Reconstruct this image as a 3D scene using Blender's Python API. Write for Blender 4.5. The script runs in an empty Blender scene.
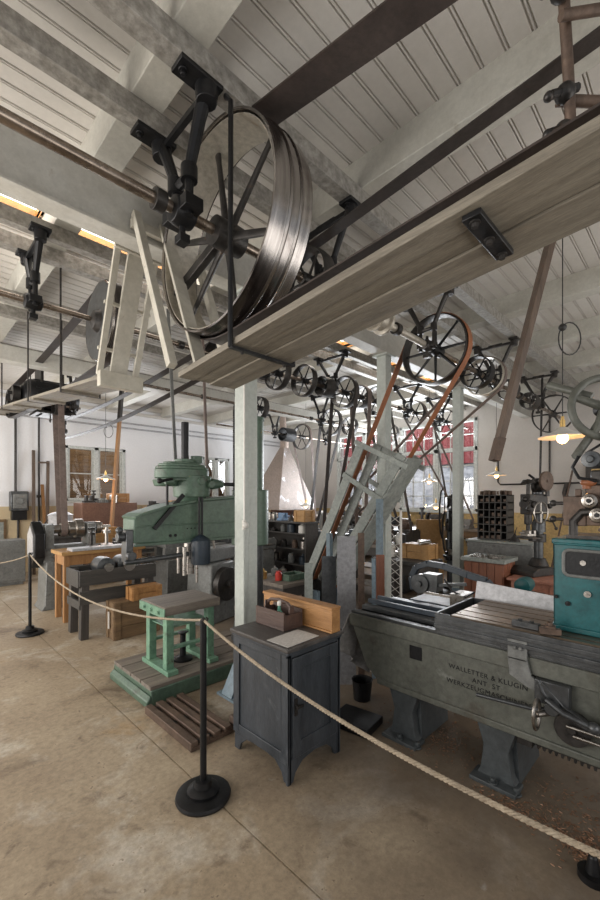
import bpy, math, random
from mathutils import Vector as V, Matrix as M
S = bpy.context.scene
C = S.collection
PI = math.pi
random.seed(7)

# ---------------------------------------------------------------- camera, world, light, exposure
cam_d = bpy.data.cameras.new('camera')
cam = bpy.data.objects.new('camera', cam_d); C.objects.link(cam)
cam.location = (0, 0, 1.69)
cam.rotation_euler = (PI/2, 0, -PI/4)
cam_d.sensor_fit = 'HORIZONTAL'; cam_d.sensor_width = 36
cam_d.lens = 408/600*36
cam_d.shift_y = 48/600
cam_d.clip_start = 0.05; cam_d.clip_end = 200
S.camera = cam
S.view_settings.view_transform = 'Standard'; S.view_settings.look = 'None'
S.view_settings.gamma = 1; S.view_settings.use_curve_mapping = False
S.view_settings.exposure = 0.3

w = bpy.data.worlds.new('daylight'); S.world = w; w.use_nodes = True
bg = w.node_tree.nodes['Background']
bg.inputs[0].default_value = (0.93, 0.96, 1.0, 1); bg.inputs[1].default_value = 0.42

def area(name, loc, rot, sx, sy, power, col):
    d = bpy.data.lights.new(name, 'AREA'); d.shape = 'RECTANGLE'; d.size = sx; d.size_y = sy
    d.energy = power; d.color = col
    o = bpy.data.objects.new(name, d); C.objects.link(o); o.location = loc; o.rotation_euler = rot
    return o
# added fills on two open sides, tilted up for the ceiling; then window daylight
area('window_light', (-2.4, 6.0, 1.8), (0, -PI/2-.35, 0), 2.2, 8.5, 330, (1, .945, .87))
area('window_light', (4.0, -2.4, 1.7), (PI/2+.35, 0, 0), 9.0, 2.2, 110, (1, .945, .87))
area('window_light', (9.7, 6.1, 2.4), (0, PI/2+.4, 0), 2.2, 4.2, 300, (.92, .96, 1))
area('window_light', (3.6, 10.7, 2.6), (-PI/2, 0, 0), 3.0, 1.6, 60, (.95, .97, 1))
area('street_daylight', (10.6, 7, 7.5), (0, -PI/4, 0), 6, 16, 1500, (.95, .98, 1))
area('back_room_light', (5.0, 12.4, 4.2), (0, 0, 0), 5, 1.0, 60, (1, .85, .65))  # added unseen lamp, lifts the dark room behind the left wall panes

# ---------------------------------------------------------------- mesh builder
def nrm(v): return V(v).normalized()
def frame_of(d):
    d = nrm(d); a = V((0, 0, 1)) if abs(d.z) < .95 else V((1, 0, 0))
    s = d.cross(a).normalized(); u = s.cross(d).normalized()
    return s, u
class B:
    def __init__(s): s.v = []; s.f = []
    def add(s, vs, fs):
        n = len(s.v); s.v += [tuple(p) for p in vs]; s.f += [tuple(i+n for i in f) for f in fs]; return s
    def box(s, x0, x1, y0, y1, z0, z1):
        return s.add([(x0,y0,z0),(x1,y0,z0),(x1,y1,z0),(x0,y1,z0),(x0,y0,z1),(x1,y0,z1),(x1,y1,z1),(x0,y1,z1)],
                     [(0,3,2,1),(4,5,6,7),(0,1,5,4),(1,2,6,5),(2,3,7,6),(3,0,4,7)])
    def bx(s, c, d, rz=0, rx=0, ry=0):
        m = M.Translation(V(c)) @ M.Rotation(rz,4,'Z') @ M.Rotation(ry,4,'Y') @ M.Rotation(rx,4,'X')
        h = [k/2 for k in d]
        vs = [m @ V((a*h[0], b*h[1], e*h[2])) for e in (-1,1) for a,b in ((-1,-1),(1,-1),(1,1),(-1,1))]
        return s.add(vs, [(0,3,2,1),(4,5,6,7),(0,1,5,4),(1,2,6,5),(2,3,7,6),(3,0,4,7)])
    def beam(s, p0, p1, wd, ht, side=None):
        p0, p1 = V(p0), V(p1); d = (p1-p0).normalized()
        if side is None: sd, up = frame_of(d)
        else:
            sd = V(side).normalized(); up = sd.cross(d).normalized(); sd = d.cross(up).normalized()
        vs = []
        for p in (p0, p1):
            for a, b in ((-1,-1),(1,-1),(1,1),(-1,1)): vs.append(p + sd*a*wd/2 + up*b*ht/2)
        return s.add(vs, [(0,1,2,3),(7,6,5,4),(0,4,5,1),(1,5,6,2),(2,6,7,3),(3,7,4,0)])
    def cyl(s, p0, p1, r0, r1=None, n=16):
        r1 = r0 if r1 is None else r1
        p0, p1 = V(p0), V(p1); sd, up = frame_of(p1-p0); vs = []
        for p, r in ((p0,r0),(p1,r1)):
            for i in range(n):
                a = 2*PI*i/n; vs.append(p + (sd*math.cos(a)+up*math.sin(a))*r)
        fs = [(i,(i+1)%n,(i+1)%n+n,i+n) for i in range(n)] + [tuple(range(n-1,-1,-1)), tuple(range(n,2*n))]
        return s.add(vs, fs)
    def tube(s, pts, r, n=8, closed=False):
        pts = [V(p) for p in pts]; m = len(pts); vs = []; prev = None
        for i, p in enumerate(pts):
            if closed: d = pts[(i+1)%m]-pts[i-1]
            else: d = pts[min(i+1,m-1)]-pts[max(i-1,0)]
            d.normalize()
            if prev is None: sd, up = frame_of(d)
            else:
                sd = (prev - d*prev.dot(d)).normalized(); up = d.cross(sd)*-1
                up = sd.cross(d)
            prev = sd
            rr = r[i] if isinstance(r,(list,tuple)) else r
            for k in range(n):
                a = 2*PI*k/n; vs.append(p+(sd*math.cos(a)+up*math.sin(a))*rr)
        fs = []
        for i in range(m if closed else m-1):
            j = (i+1)%m
            for k in range(n): fs.append((i*n+k, i*n+(k+1)%n, j*n+(k+1)%n, j*n+k))
        if not closed: fs += [tuple(range(n-1,-1,-1)), tuple((m-1)*n+k for k in range(n))]
        return s.add(vs, fs)
    def lathe(s, prof, o=(0,0,0), ax='z', n=32, closed=False):
        # prof: (radius, along)
        o = V(o); vs = []
        for r, t in prof:
            for i in range(n):
                a = 2*PI*i/n; c, q = r*math.cos(a), r*math.sin(a)
                p = {'z':(c,q,t),'x':(t,c,q),'y':(q,t,c)}[ax]; vs.append(o+V(p))
        m = len(prof); fs = []
        for j in range(m if closed else m-1):
            k = (j+1)%m
            for i in range(n): fs.append((j*n+i, j*n+(i+1)%n, k*n+(i+1)%n, k*n+i))
        if not closed:
            if prof[0][0] > 1e-5: fs.append(tuple(range(n-1,-1,-1)))
            if prof[-1][0] > 1e-5: fs.append(tuple((m-1)*n+i for i in range(n)))
        return s.add(vs, fs)
    def prism(s, poly, ax, a0, a1):
        n = len(poly); vs = []
        for a in (a0, a1):
            for p, q in poly: vs.append({'x':(a,p,q),'y':(p,a,q),'z':(p,q,a)}[ax])
        return s.add(vs, [tuple(range(n-1,-1,-1)), tuple(range(n,2*n))]+[(i,(i+1)%n,(i+1)%n+n,i+n) for i in range(n)])
    def sph(s, c, r, sc=(1,1,1), n=14, m=8):
        vs = []; c = V(c)
        for j in range(m+1):
            t = PI*j/m
            for i in range(n):
                a = 2*PI*i/n; vs.append(c+V((r*sc[0]*math.sin(t)*math.cos(a), r*sc[1]*math.sin(t)*math.sin(a), r*sc[2]*math.cos(t))))
        return s.add(vs, [(j*n+i, (j+1)*n+i, (j+1)*n+(i+1)%n, j*n+(i+1)%n) for j in range(m) for i in range(n)])
    def bolt(s, c, ax, r=.012, h=.012):
        c = V(c); d = V({'x':(1,0,0),'y':(0,1,0),'z':(0,0,1)}[ax.strip('-')])*(-1 if ax[0]=='-' else 1)
        s.cyl(c, c+d*h*.4, r*1.6, n=12); return s.cyl(c+d*h*.4, c+d*h*1.4, r, n=6)

NOSPLIT = {'glazing_bar','window_frame','pane','lettering'}
def islands(b):
    n = len(b.v); p = list(range(n))
    def fd(i):
        while p[i] != i: p[i] = p[p[i]]; i = p[i]
        return i
    for f in b.f:
        for k in f[1:]: p[fd(k)] = fd(f[0])
    comp = {}
    for i in range(n): comp.setdefault(fd(i), []).append(i)
    cs = list(comp.values())
    if len(cs) > 400: return [b]
    bb = [([min(b.v[i][a] for i in c)-.004 for a in range(3)], [max(b.v[i][a] for i in c)+.004 for a in range(3)]) for c in cs]
    q = list(range(len(cs)))
    def fq(i):
        while q[i] != i: i = q[i]
        return i
    for i in range(len(cs)):
        for j in range(i):
            if all(bb[i][0][a] <= bb[j][1][a] and bb[j][0][a] <= bb[i][1][a] for a in range(3)): q[fq(i)] = fq(j)
    gr = {}
    for i in range(len(cs)): gr.setdefault(fq(i), []).extend(cs[i])
    if len(gr) == 1: return [b]
    out = []
    own = {}
    for gi,(k,vs) in enumerate(gr.items()):
        nb = B(); out.append(nb); vs = sorted(vs)
        for i in vs: own[i] = (nb, len(nb.v)); nb.v.append(b.v[i])
    for f in b.f: nb = own[f[0]][0]; nb.f.append(tuple(own[i][1] for i in f))
    return out
def root_loc(o):
    while o is not None and o.parent is not None: o = o.parent
    return V(o.location) if o is not None else V((0,0,0))
def part(name, b, m, parent=None, bev=0, label=None, world=True, smooth=35, kind=None):
    """one mesh object; world=True: the builder used world coordinates; separate pieces become parts of their own"""
    if parent is not None and kind is None and name not in NOSPLIT and not getattr(b,'whole',False):
        gs = islands(b)
        if 1 < len(gs) <= 12:
            out = None
            for g in gs:
                g.whole = True; o = part(name, g, m, parent, bev, label, world, smooth); out = out or o
            return out
    off = root_loc(parent) if (parent is not None and world) else V((0,0,0))
    me = bpy.data.meshes.new(name)
    me.from_pydata([tuple(V(p)-off) for p in b.v], [], b.f); me.validate(); me.update()
    import bmesh
    bm = bmesh.new(); bm.from_mesh(me)
    bmesh.ops.remove_doubles(bm, verts=bm.verts, dist=1e-5)
    bmesh.ops.recalc_face_normals(bm, faces=bm.faces); bm.to_mesh(me); bm.free()
    me.polygons.foreach_set('use_smooth', [True]*len(me.polygons))
    me.set_sharp_from_angle(angle=math.radians(smooth))
    me.materials.append(m)
    o = bpy.data.objects.new(name, me); C.objects.link(o)
    if parent is not None: o.parent = parent
    if bev:
        q = o.modifiers.new('bevel', 'BEVEL'); q.width = bev; q.segments = 2; q.limit_method = 'ANGLE'; q.angle_limit = math.radians(40)
    if label: o['label'] = label
    if kind: o['kind'] = kind
    return o
def thing(name, label, cat, loc=(0,0,0), rz=0, group=None):
    o = bpy.data.objects.new(name, None); C.objects.link(o); o.empty_display_size = .1
    o.location = loc; o.rotation_euler = (0,0,rz); o['label'] = label; o['category'] = cat
    if group: o['group'] = group
    return o
def solo(name, b, m, label, cat, group=None, bev=0, base=None, kind=None, smooth=35):
    """a thing that is one mesh, origin moved to its base"""
    xs = [p[0] for p in b.v]; ys = [p[1] for p in b.v]; zs = [p[2] for p in b.v]
    base = V(base or ((min(xs)+max(xs))/2, (min(ys)+max(ys))/2, min(zs)))
    b.v = [tuple(V(p)-base) for p in b.v]
    o = part(name, b, m, None, bev, world=False, smooth=smooth); o.location = base
    o['label'] = label; o['category'] = cat
    if group: o['group'] = group
    if kind: o['kind'] = kind
    return o
def struct(name, b, m, bev=0, parent=None):
    o = part(name, b, m, parent, bev)
    if parent is None: o['kind'] = 'structure'
    return o
def copy_tree(o, loc=None, rz=None, label=None, parent=None):
    c = o.copy(); C.objects.link(c); c.parent = parent
    if loc is not None: c.location = loc
    if rz is not None: c.rotation_euler = (0,0,rz)
    if label: c['label'] = label
    for ch in o.children: copy_tree(ch, parent=c)
    return c

# ---------------------------------------------------------------- materials
def mat(name, c1, c2=None, scale=5, stretch=(1,1,1), rough=.6, metal=0, bump=.15, spot=None, spec=.5, detail=6, fine=60, contrast=.25, rr=.12, micro=.22):
    m = bpy.data.materials.new(name); m.use_nodes = True; nt = m.node_tree; N = nt.nodes; L = nt.links
    p = N['Principled BSDF']; p.inputs['Metallic'].default_value = metal; p.inputs['Specular IOR Level'].default_value = spec
    c2 = c2 or tuple(k*.6 for k in c1)
    tc = N.new('ShaderNodeTexCoord'); mp = N.new('ShaderNodeMapping'); mp.inputs['Scale'].default_value = stretch
    L.new(tc.outputs['Object'], mp.inputs['Vector'])
    n1 = N.new('ShaderNodeTexNoise'); n1.inputs['Scale'].default_value = scale; n1.inputs['Detail'].default_value = detail; n1.inputs['Roughness'].default_value = .6
    L.new(mp.outputs[0], n1.inputs['Vector'])
    r = N.new('ShaderNodeValToRGB'); r.color_ramp.elements[0].position = .5-contrast; r.color_ramp.elements[1].position = .5+contrast
    r.color_ramp.elements[0].color = (*c2,1); r.color_ramp.elements[1].color = (*c1,1)
    L.new(n1.outputs[0], r.inputs[0]); col = r.outputs[0]
    n2 = N.new('ShaderNodeTexNoise'); n2.inputs['Scale'].default_value = fine; n2.inputs['Detail'].default_value = 4
    L.new(mp.outputs[0], n2.inputs['Vector'])
    for (sc, ss, lo, hi) in (spot or []):
        n3 = N.new('ShaderNodeTexNoise'); n3.inputs['Scale'].default_value = ss; n3.inputs['Detail'].default_value = 7; n3.inputs['Roughness'].default_value = .65
        n3.inputs['Distortion'].default_value = .4
        L.new(tc.outputs['Object'], n3.inputs['Vector'])
        q = N.new('ShaderNodeMapRange'); q.inputs[1].default_value = lo; q.inputs[2].default_value = hi; L.new(n3.outputs[0], q.inputs[0])
        mx = N.new('ShaderNodeMix'); mx.data_type = 'RGBA'; L.new(q.outputs[0], mx.inputs[0]); L.new(col, mx.inputs[6]); mx.inputs[7].default_value = (*sc,1)
        col = mx.outputs[2]
    n4 = N.new('ShaderNodeTexNoise'); n4.inputs['Scale'].default_value = 26; n4.inputs['Detail'].default_value = 10; n4.inputs['Roughness'].default_value = .72
    L.new(mp.outputs[0], n4.inputs['Vector'])
    g = N.new('ShaderNodeMapRange'); g.inputs[1].default_value = .35; g.inputs[2].default_value = .65; g.inputs[3].default_value = 1-micro*1.1; g.inputs[4].default_value = 1+micro*.9; L.new(n4.outputs[0], g.inputs[0])
    sc_ = N.new('ShaderNodeVectorMath'); sc_.operation = 'SCALE'; L.new(col, sc_.inputs[0]); L.new(g.outputs[0], sc_.inputs['Scale']); col = sc_.outputs[0]
    L.new(col, p.inputs['Base Color'])
    q = N.new('ShaderNodeMapRange'); q.inputs[3].default_value = max(.02, rough-rr); q.inputs[4].default_value = min(1, rough+rr); L.new(n1.outputs[0], q.inputs[0]); L.new(q.outputs[0], p.inputs['Roughness'])
    ad = N.new('ShaderNodeMath'); ad.operation = 'ADD'; L.new(n1.outputs[0], ad.inputs[0]); L.new(n2.outputs[0], ad.inputs[1])
    bp = N.new('ShaderNodeBump'); bp.inputs['Strength'].default_value = bump; bp.inputs['Distance'].default_value = .01
    L.new(ad.outputs[0], bp.inputs['Height']); L.new(bp.outputs[0], p.inputs['Normal'])
    return m
def wood(name, c1, c2, ax='x', rough=.6, bump=.3, spot=None):
    st = {'x':(.6,9,9),'y':(9,.6,9),'z':(9,9,.6)}[ax]
    return mat(name, c1, c2, scale=2.2, stretch=st, rough=rough, bump=bump, fine=12, contrast=.22, spot=spot)
def emit(name, col, s):
    m = bpy.data.materials.new(name); m.use_nodes = True; p = m.node_tree.nodes['Principled BSDF']
    p.inputs['Base Color'].default_value = (*col,1); p.inputs['Emission Color'].default_value = (*col,1); p.inputs['Emission Strength'].default_value = s
    return m
def glass(name):
    m = bpy.data.materials.new(name); m.use_nodes = True; nt = m.node_tree; N = nt.nodes
    N.remove(N['Principled BSDF']); t = N.new('ShaderNodeBsdfTransparent'); g = N.new('ShaderNodeBsdfGlossy'); g.inputs['Roughness'].default_value = .03
    x = N.new('ShaderNodeMixShader'); x.inputs[0].default_value = .07
    nt.links.new(t.outputs[0], x.inputs[1]); nt.links.new(g.outputs[0], x.inputs[2]); nt.links.new(x.outputs[0], N['Material Output'].inputs[0])
    return m

MT = {}
MT['ceil'] = mat('painted_boards', (.66,.63,.59), (.56,.53,.49), scale=1.5, rough=.55, bump=.05, micro=.035)
MT['rafter'] = mat('rafter_paint', (.56,.55,.50), (.44,.42,.37), scale=3, rough=.5, bump=.08, spot=[((.25,.19,.12), 3, .66, .78)], micro=.09)
MT['galv'] = mat('galvanised_channel', (.42,.40,.37), (.24,.225,.2), scale=22, rough=.5, metal=.35, bump=.1, contrast=.18)
MT['girder'] = mat('white_girder_paint', (.60,.59,.55), (.46,.44,.39), scale=4, rough=.42, bump=.06, spot=[((.3,.24,.17), 4, .68, .8)], micro=.09)
MT['post'] = mat('post_paint', (.50,.53,.49), (.40,.43,.41), scale=4, rough=.45, bump=.05, micro=.09)
MT['wallw'] = mat('plaster_white', (.84,.84,.86), (.77,.77,.79), scale=1.2, rough=.85, bump=.06, micro=.035)
MT['wallg'] = mat('plaster_grey', (.60,.57,.54), (.52,.49,.46), scale=1.3, rough=.85, bump=.06, micro=.035)
MT['wains'] = mat('ochre_dado', (.60,.44,.20), (.46,.33,.15), scale=2.5, rough=.7, bump=.05)
MT['wainsl'] = mat('cream_dado', (.66,.54,.36), (.55,.44,.28), scale=2.5, rough=.7, bump=.05, micro=.035)
MT['winf'] = mat('window_paint', (.60,.62,.60), (.5,.52,.5), rough=.45, bump=.03)
MT['floor'] = mat('stained_concrete', (.41,.335,.24), (.27,.205,.14), scale=1.3, rough=.55, spec=.35, bump=.16, fine=38, detail=12, rr=.2,
                  spot=[((.50,.45,.38), 1.7, .52, .68), ((.34,.21,.09), 1.1, .60, .74), ((.15,.11,.075), .9, .55, .66), ((.18,.135,.095), 6, .58, .72), ((.55,.52,.47), 9, .66, .76), ((.12,.09,.065), 26, .62, .72)])
def grime_shade(m):
    # oily dirt round the planer, and shade on the near right, put into colour
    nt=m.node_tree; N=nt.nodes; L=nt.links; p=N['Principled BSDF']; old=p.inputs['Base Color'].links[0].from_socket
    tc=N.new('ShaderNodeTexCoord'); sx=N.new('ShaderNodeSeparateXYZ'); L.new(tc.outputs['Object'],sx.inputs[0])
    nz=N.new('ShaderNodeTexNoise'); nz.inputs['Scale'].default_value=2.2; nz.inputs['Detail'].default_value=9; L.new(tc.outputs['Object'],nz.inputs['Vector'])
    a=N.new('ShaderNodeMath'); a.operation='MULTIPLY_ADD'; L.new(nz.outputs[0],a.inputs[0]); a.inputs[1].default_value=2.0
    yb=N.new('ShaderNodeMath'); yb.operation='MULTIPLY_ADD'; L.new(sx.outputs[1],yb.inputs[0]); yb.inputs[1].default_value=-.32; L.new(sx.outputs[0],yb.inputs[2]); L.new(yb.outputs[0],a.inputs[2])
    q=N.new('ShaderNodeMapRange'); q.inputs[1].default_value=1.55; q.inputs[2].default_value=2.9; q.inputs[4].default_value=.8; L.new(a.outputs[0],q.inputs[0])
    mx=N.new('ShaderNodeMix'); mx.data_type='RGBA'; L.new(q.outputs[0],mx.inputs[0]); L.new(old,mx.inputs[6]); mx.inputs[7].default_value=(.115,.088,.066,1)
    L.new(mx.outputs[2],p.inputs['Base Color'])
grime_shade(MT['floor'])
MT['black'] = mat('black_iron', (.022,.022,.024), (.010,.010,.011), scale=12, rough=.42, metal=.5, bump=.1)
MT['iron'] = mat('dark_cast_iron', (.07,.064,.06), (.03,.028,.027), scale=14, rough=.42, metal=.6, bump=.12, spot=[((.13,.08,.05), 8, .6, .75)])
MT['steel'] = mat('worn_steel', (.48,.45,.42), (.28,.25,.22), scale=6, stretch=(1,8,8), rough=.3, metal=1, bump=.05, micro=.09)
MT['polish'] = mat('polished_rim', (.55,.52,.50), (.24,.22,.21), scale=2.4, stretch=(14,.8,.8), rough=.24, metal=1, bump=.04, spot=[((.12,.09,.08), 2.2, .52, .68)], micro=.09)
MT['pface'] = mat('pulley_disc_face', (.56,.52,.45), (.40,.36,.3), scale=3, rough=.38, metal=.5, bump=.03, spot=[((.22,.16,.1), 4, .6, .72)])
MT['shaft'] = mat('oiled_shaft', (.38,.32,.27), (.20,.16,.13), scale=5, rough=.28, metal=.9, bump=.03)
MT['brass'] = mat('brass', (.62,.42,.16), (.42,.27,.1), rough=.3, metal=1, bump=.04)
MT['belt'] = mat('dark_leather_belt', (.045,.036,.032), (.028,.021,.018), scale=8, rough=.5, bump=.15)
MT['beltr'] = mat('red_brown_leather_belt', (.062,.045,.038), (.034,.025,.022), scale=5, rough=.45, bump=.1)
MT['belto'] = mat('orange_leather_belt', (.36,.13,.05), (.2,.07,.03), scale=8, rough=.5, bump=.1)
MT['beltb'] = mat('faded_leather_belt', (.2,.15,.13), (.12,.09,.08), scale=6, rough=.55, bump=.1)
MT['planky'] = wood('trough_planks', (.27,.24,.19), (.15,.128,.10), 'y', rough=.6, spot=[((.36,.33,.27), 3, .58, .78)])
MT['slat'] = mat('white_slat_paint', (.55,.52,.45), (.42,.39,.32), scale=5, rough=.5, bump=.08, spot=[((.24,.19,.12), 7, .66, .76)], micro=.09)
MT['guard'] = mat('guard_paint_greygreen', (.33,.355,.335), (.22,.24,.225), scale=6, rough=.5, bump=.08, spot=[((.5,.5,.46), 6, .62, .75)])
MT['guardb'] = mat('guard_paint_blue', (.2,.27,.32), (.14,.19,.23), scale=6, rough=.5, bump=.08)
MT['cab'] = mat('blue_black_cabinet_paint', (.058,.066,.078), (.028,.033,.04), scale=4, stretch=(3,3,.8), rough=.38, bump=.12, spot=[((.12,.13,.14), 6, .62, .8)])
MT['cabtop'] = wood('cabinet_top_wood', (.10,.09,.085), (.04,.036,.035), 'y', rough=.45)
MT['boxwood'] = wood('orange_box_wood_x', (.46,.24,.09), (.27,.125,.042), 'y', rough=.5, spot=[((.2,.1,.05), 6, .62, .75)])
MT['ywood'] = wood('yellow_wood', (.48,.28,.11), (.32,.17,.06), 'x', rough=.55)
MT['ywoodz'] = wood('yellow_wood_upright', (.42,.22,.09), (.27,.13,.05), 'z', rough=.55)
MT['crate'] = wood('old_crate_wood', (.24,.155,.08), (.11,.066,.036), 'x', rough=.7, spot=[((.1,.07,.05), 5, .6, .75)])
MT['dwood'] = wood('dark_tote_wood', (.11,.065,.05), (.05,.03,.026), 'y', rough=.5)
MT['bwood'] = wood('blackened_wood', (.075,.068,.062), (.03,.028,.026), 'x', rough=.6)
MT['bwoodz'] = wood('blackened_wood_upright', (.085,.075,.068), (.035,.03,.028), 'z', rough=.6)
MT['gwood'] = wood('grey_worn_wood', (.24,.205,.17), (.12,.1,.085), 'x', rough=.65)
MT['rwood'] = wood('red_brown_wood', (.30,.11,.055), (.16,.055,.03), 'z', rough=.45)
MT['pole'] = wood('pole_wood', (.17,.12,.09), (.07,.052,.042), 'z', rough=.5)
MT['green'] = mat('machine_green', (.10,.16,.112), (.06,.10,.075), scale=4, rough=.42, bump=.1, spot=[((.06,.06,.045), 5, .6, .72), ((.2,.13,.07), 9, .68, .76)])
MT['greenl'] = mat('bright_stand_green', (.19,.34,.23), (.11,.22,.155), scale=6, rough=.5, bump=.12, spot=[((.08,.09,.06), 7, .6, .7)])
MT['teal'] = mat('teal_machine_paint', (.012,.12,.13), (.008,.075,.085), scale=4, rough=.35, bump=.06, spot=[((.02,.05,.05), 6, .6, .7)])
MT['footm'] = mat('foot_dark_blue_grey', (.075,.085,.09), (.04,.045,.048), scale=6, rough=.45, bump=.1)
MT['bed'] = mat('planer_bed_paint', (.128,.132,.112), (.08,.083,.07), scale=3, rough=.45, bump=.1, spot=[((.07,.06,.045), 2.5, .56, .72), ((.21,.22,.2), 4, .6, .75)])
MT['bedd'] = mat('dark_bed_steel', (.11,.115,.12), (.055,.058,.062), scale=7, rough=.33, metal=.6, bump=.08)
MT['table'] = mat('oily_table_steel', (.33,.26,.20), (.22,.17,.13), scale=2, stretch=(2,1,1), rough=.3, metal=.8, bump=.03, spot=[((.15,.11,.08), 3, .58, .75)])
MT['rusty'] = mat('rusty_brown_iron', (.17,.115,.085), (.085,.06,.048), scale=8, rough=.55, metal=.4, bump=.25)
MT['rustbox'] = mat('rust_brown_sheet', (.21,.11,.075), (.13,.07,.05), scale=2, rough=.5, metal=.3, bump=.05)
MT['grey'] = mat('grey_machine_paint', (.2,.205,.2), (.12,.122,.118), scale=6, rough=.45, bump=.1, spot=[((.07,.065,.06), 7, .6, .7)])
MT['greyl'] = mat('pale_grey_sheet', (.5,.5,.52), (.4,.4,.42), scale=3, rough=.4, metal=.2, bump=.03)
MT['bluesh'] = mat('dark_blue_machine_paint', (.03,.045,.065), (.016,.024,.034), scale=6, rough=.4, bump=.08)
MT['hood'] = mat('hood_sheet_tan', (.34,.27,.23), (.25,.2,.17), scale=2, rough=.5, metal=.2, bump=.05)
MT['hoodw'] = mat('hood_sheet_pale', (.27,.225,.2), (.18,.15,.135), scale=4, rough=.5, metal=.3, bump=.5, spot=[((.5,.5,.53), 2.2, .58, .62)])
MT['paper'] = mat('printed_paper', (.62,.6,.57), (.5,.48,.46), scale=40, stretch=(1,6,1), rough=.8, bump=.02)
MT['rope'] = mat('rope_fibre', (.44,.37,.28), (.28,.22,.155), scale=60, rough=.9, bump=.4)
MT['bottle'] = mat('green_bottle_glass', (.12,.32,.24), (.07,.2,.15), rough=.12, spec=.8, bump=.0)
MT['white'] = mat('white_enamel', (.72,.7,.66), (.6,.58,.54), rough=.35, bump=.02, micro=.035)
MT['red'] = mat('red_paint', (.55,.04,.03), (.35,.03,.02), rough=.4)
MT['pink'] = mat('salmon_table_paint', (.52,.24,.17), (.36,.15,.1), rough=.5, bump=.06)
MT['sheet'] = mat('dull_sheet_metal', (.26,.26,.27), (.17,.17,.18), scale=2, rough=.4, metal=.4, bump=.03)
MT['blue'] = mat('light_blue_paint', (.2,.33,.5), (.12,.2,.33), rough=.45)
MT['orange'] = mat('orange_board', (.50,.23,.06), (.38,.16,.04), scale=2, rough=.5)
MT['brick'] = mat('sooty_red_brick', (.24,.11,.075), (.1,.05,.035), scale=9, rough=.85, bump=.4)
MT['glass'] = glass('window_glass')
MT['tube'] = emit('skylight_glow', (1,.97,.9), 5.0)
MT['bulb'] = emit('warm_bulb', (1,.60,.25), 6.0)
MT['wire'] = mat('cable_black', (.03,.028,.026), rough=.5)
MT['redwall'] = mat('red_siding', (.20,.028,.032), (.14,.02,.022), scale=2, rough=.7)
MT['stone'] = mat('grey_stone_facade', (.42,.43,.46), (.17,.18,.2), scale=3.2, stretch=(1,1,2.4), rough=.9, bump=.6, contrast=.15)

# ---------------------------------------------------------------- the room shell
WX, WY, CZ = 10.0, 11.0, 4.2
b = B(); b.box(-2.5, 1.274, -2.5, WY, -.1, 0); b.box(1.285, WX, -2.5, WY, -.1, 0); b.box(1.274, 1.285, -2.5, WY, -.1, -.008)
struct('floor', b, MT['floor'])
# boarded ceiling: beaded boards running along X, a long skylight slot left open
b = B()
SKY0, SKY1 = 3.98, 4.34
def boards(y0, y1, x0, x1):
    n = max(1, round((y1-y0)/.137)); p = (y1-y0)/n
    prof = []
    for i in range(n):
        y = y0+i*p
        prof += [(y,CZ),(y+p-.030,CZ),(y+p-.026,CZ+.012),(y+p-.021,CZ+.012),(y+p-.018,CZ-.003),(y+p-.012,CZ-.003),(y+p-.009,CZ+.012),(y+p-.004,CZ+.012)]
    prof.append((y1,CZ))
    n = len(prof)
    b.add([(x0,y,z) for y,z in prof]+[(x1,y,z) for y,z in prof], [(i,i+1,i+1+n,i+n) for i in range(n-1)])
    b.box(x0, x1, y0, y1, CZ+.02, CZ+.06)
boards(-2.5, SKY0, -2.5, WX); boards(SKY1, WY, -2.5, WX)
slots = [(-.2,.93),(1.16,2.42),(4.13,5.37),(5.6,6.84),(7.07,8.3)]
xs = [-2.5]+[v for s_ in slots for v in s_]+[WX]
for i in range(0, len(xs), 2): boards(SKY0, SKY1, xs[i], xs[i+1])
ceil = struct('ceiling', b, MT['ceil'])
ordn = ['first skylight from the left, mostly beyond the white girder','second skylight, above the white slat frames','skylight opening above the forge side of the room','skylight opening right of the middle steel post','farthest skylight opening near the window wall']
for (x0,x1), lb in zip(slots, ordn):
    t = thing('skylight', 'orange-wood-lined '+lb, 'skylight', ((x0+x1)/2,(SKY0+SKY1)/2,CZ), 0, 'skylights in the boarded ceiling')
    b = B(); b.box(x0,x1,SKY1,SKY1+.02,CZ-.03,CZ+.15); b.box(x0,x1,SKY0-.02,SKY0,CZ,CZ+.15); b.box(x0-.02,x0,SKY0-.02,SKY1+.02,CZ,CZ+.15); b.box(x1,x1+.02,SKY0-.02,SKY1+.02,CZ,CZ+.15)
    part('wood_lining', b, MT['orange'], t)
    b = B(); b.box(x0,x1,SKY0,SKY1,CZ+.12,CZ+.14); part('bright_pane', b, MT['tube'], t)

# back-left wall with dado and two windows (openings cut)
def wall_grid(b, axis, pos, thick, u0, u1, z0, z1, holes):
    us = sorted({u0,u1}|{h[0] for h in holes}|{h[1] for h in holes}); zz = sorted({z0,z1}|{h[2] for h in holes}|{h[3] for h in holes})
    for i in range(len(us)-1):
        for j in range(len(zz)-1):
            a,c_,e,g = us[i],us[i+1],zz[j],zz[j+1]; m_=((a+c_)/2,(e+g)/2)
            if any(h[0]<m_[0]<h[1] and h[2]<m_[1]<h[3] for h in holes): continue
            if axis=='y': b.box(a,c_,pos,pos+thick,e,g)
            else: b.box(pos,pos+thick,a,c_,e,g)
w1 = [(2.96,4.40,1.62,2.97),(6.75,7.75,1.55,2.95)]
b = B(); wall_grid(b,'y',WY,.3,-2.5,WX+.3,1.5,CZ+.1,w1); struct('wall_left', b, MT['wallw'])
b = B(); b.box(-2.5,WX,WY-.025,WY+.3,.0,1.5); struct('trim_1', b, MT['wainsl'], .005)
W2H = [(6.22,8.34,1.36,3.64),(3.93,6.07,1.36,3.64)]
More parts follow.
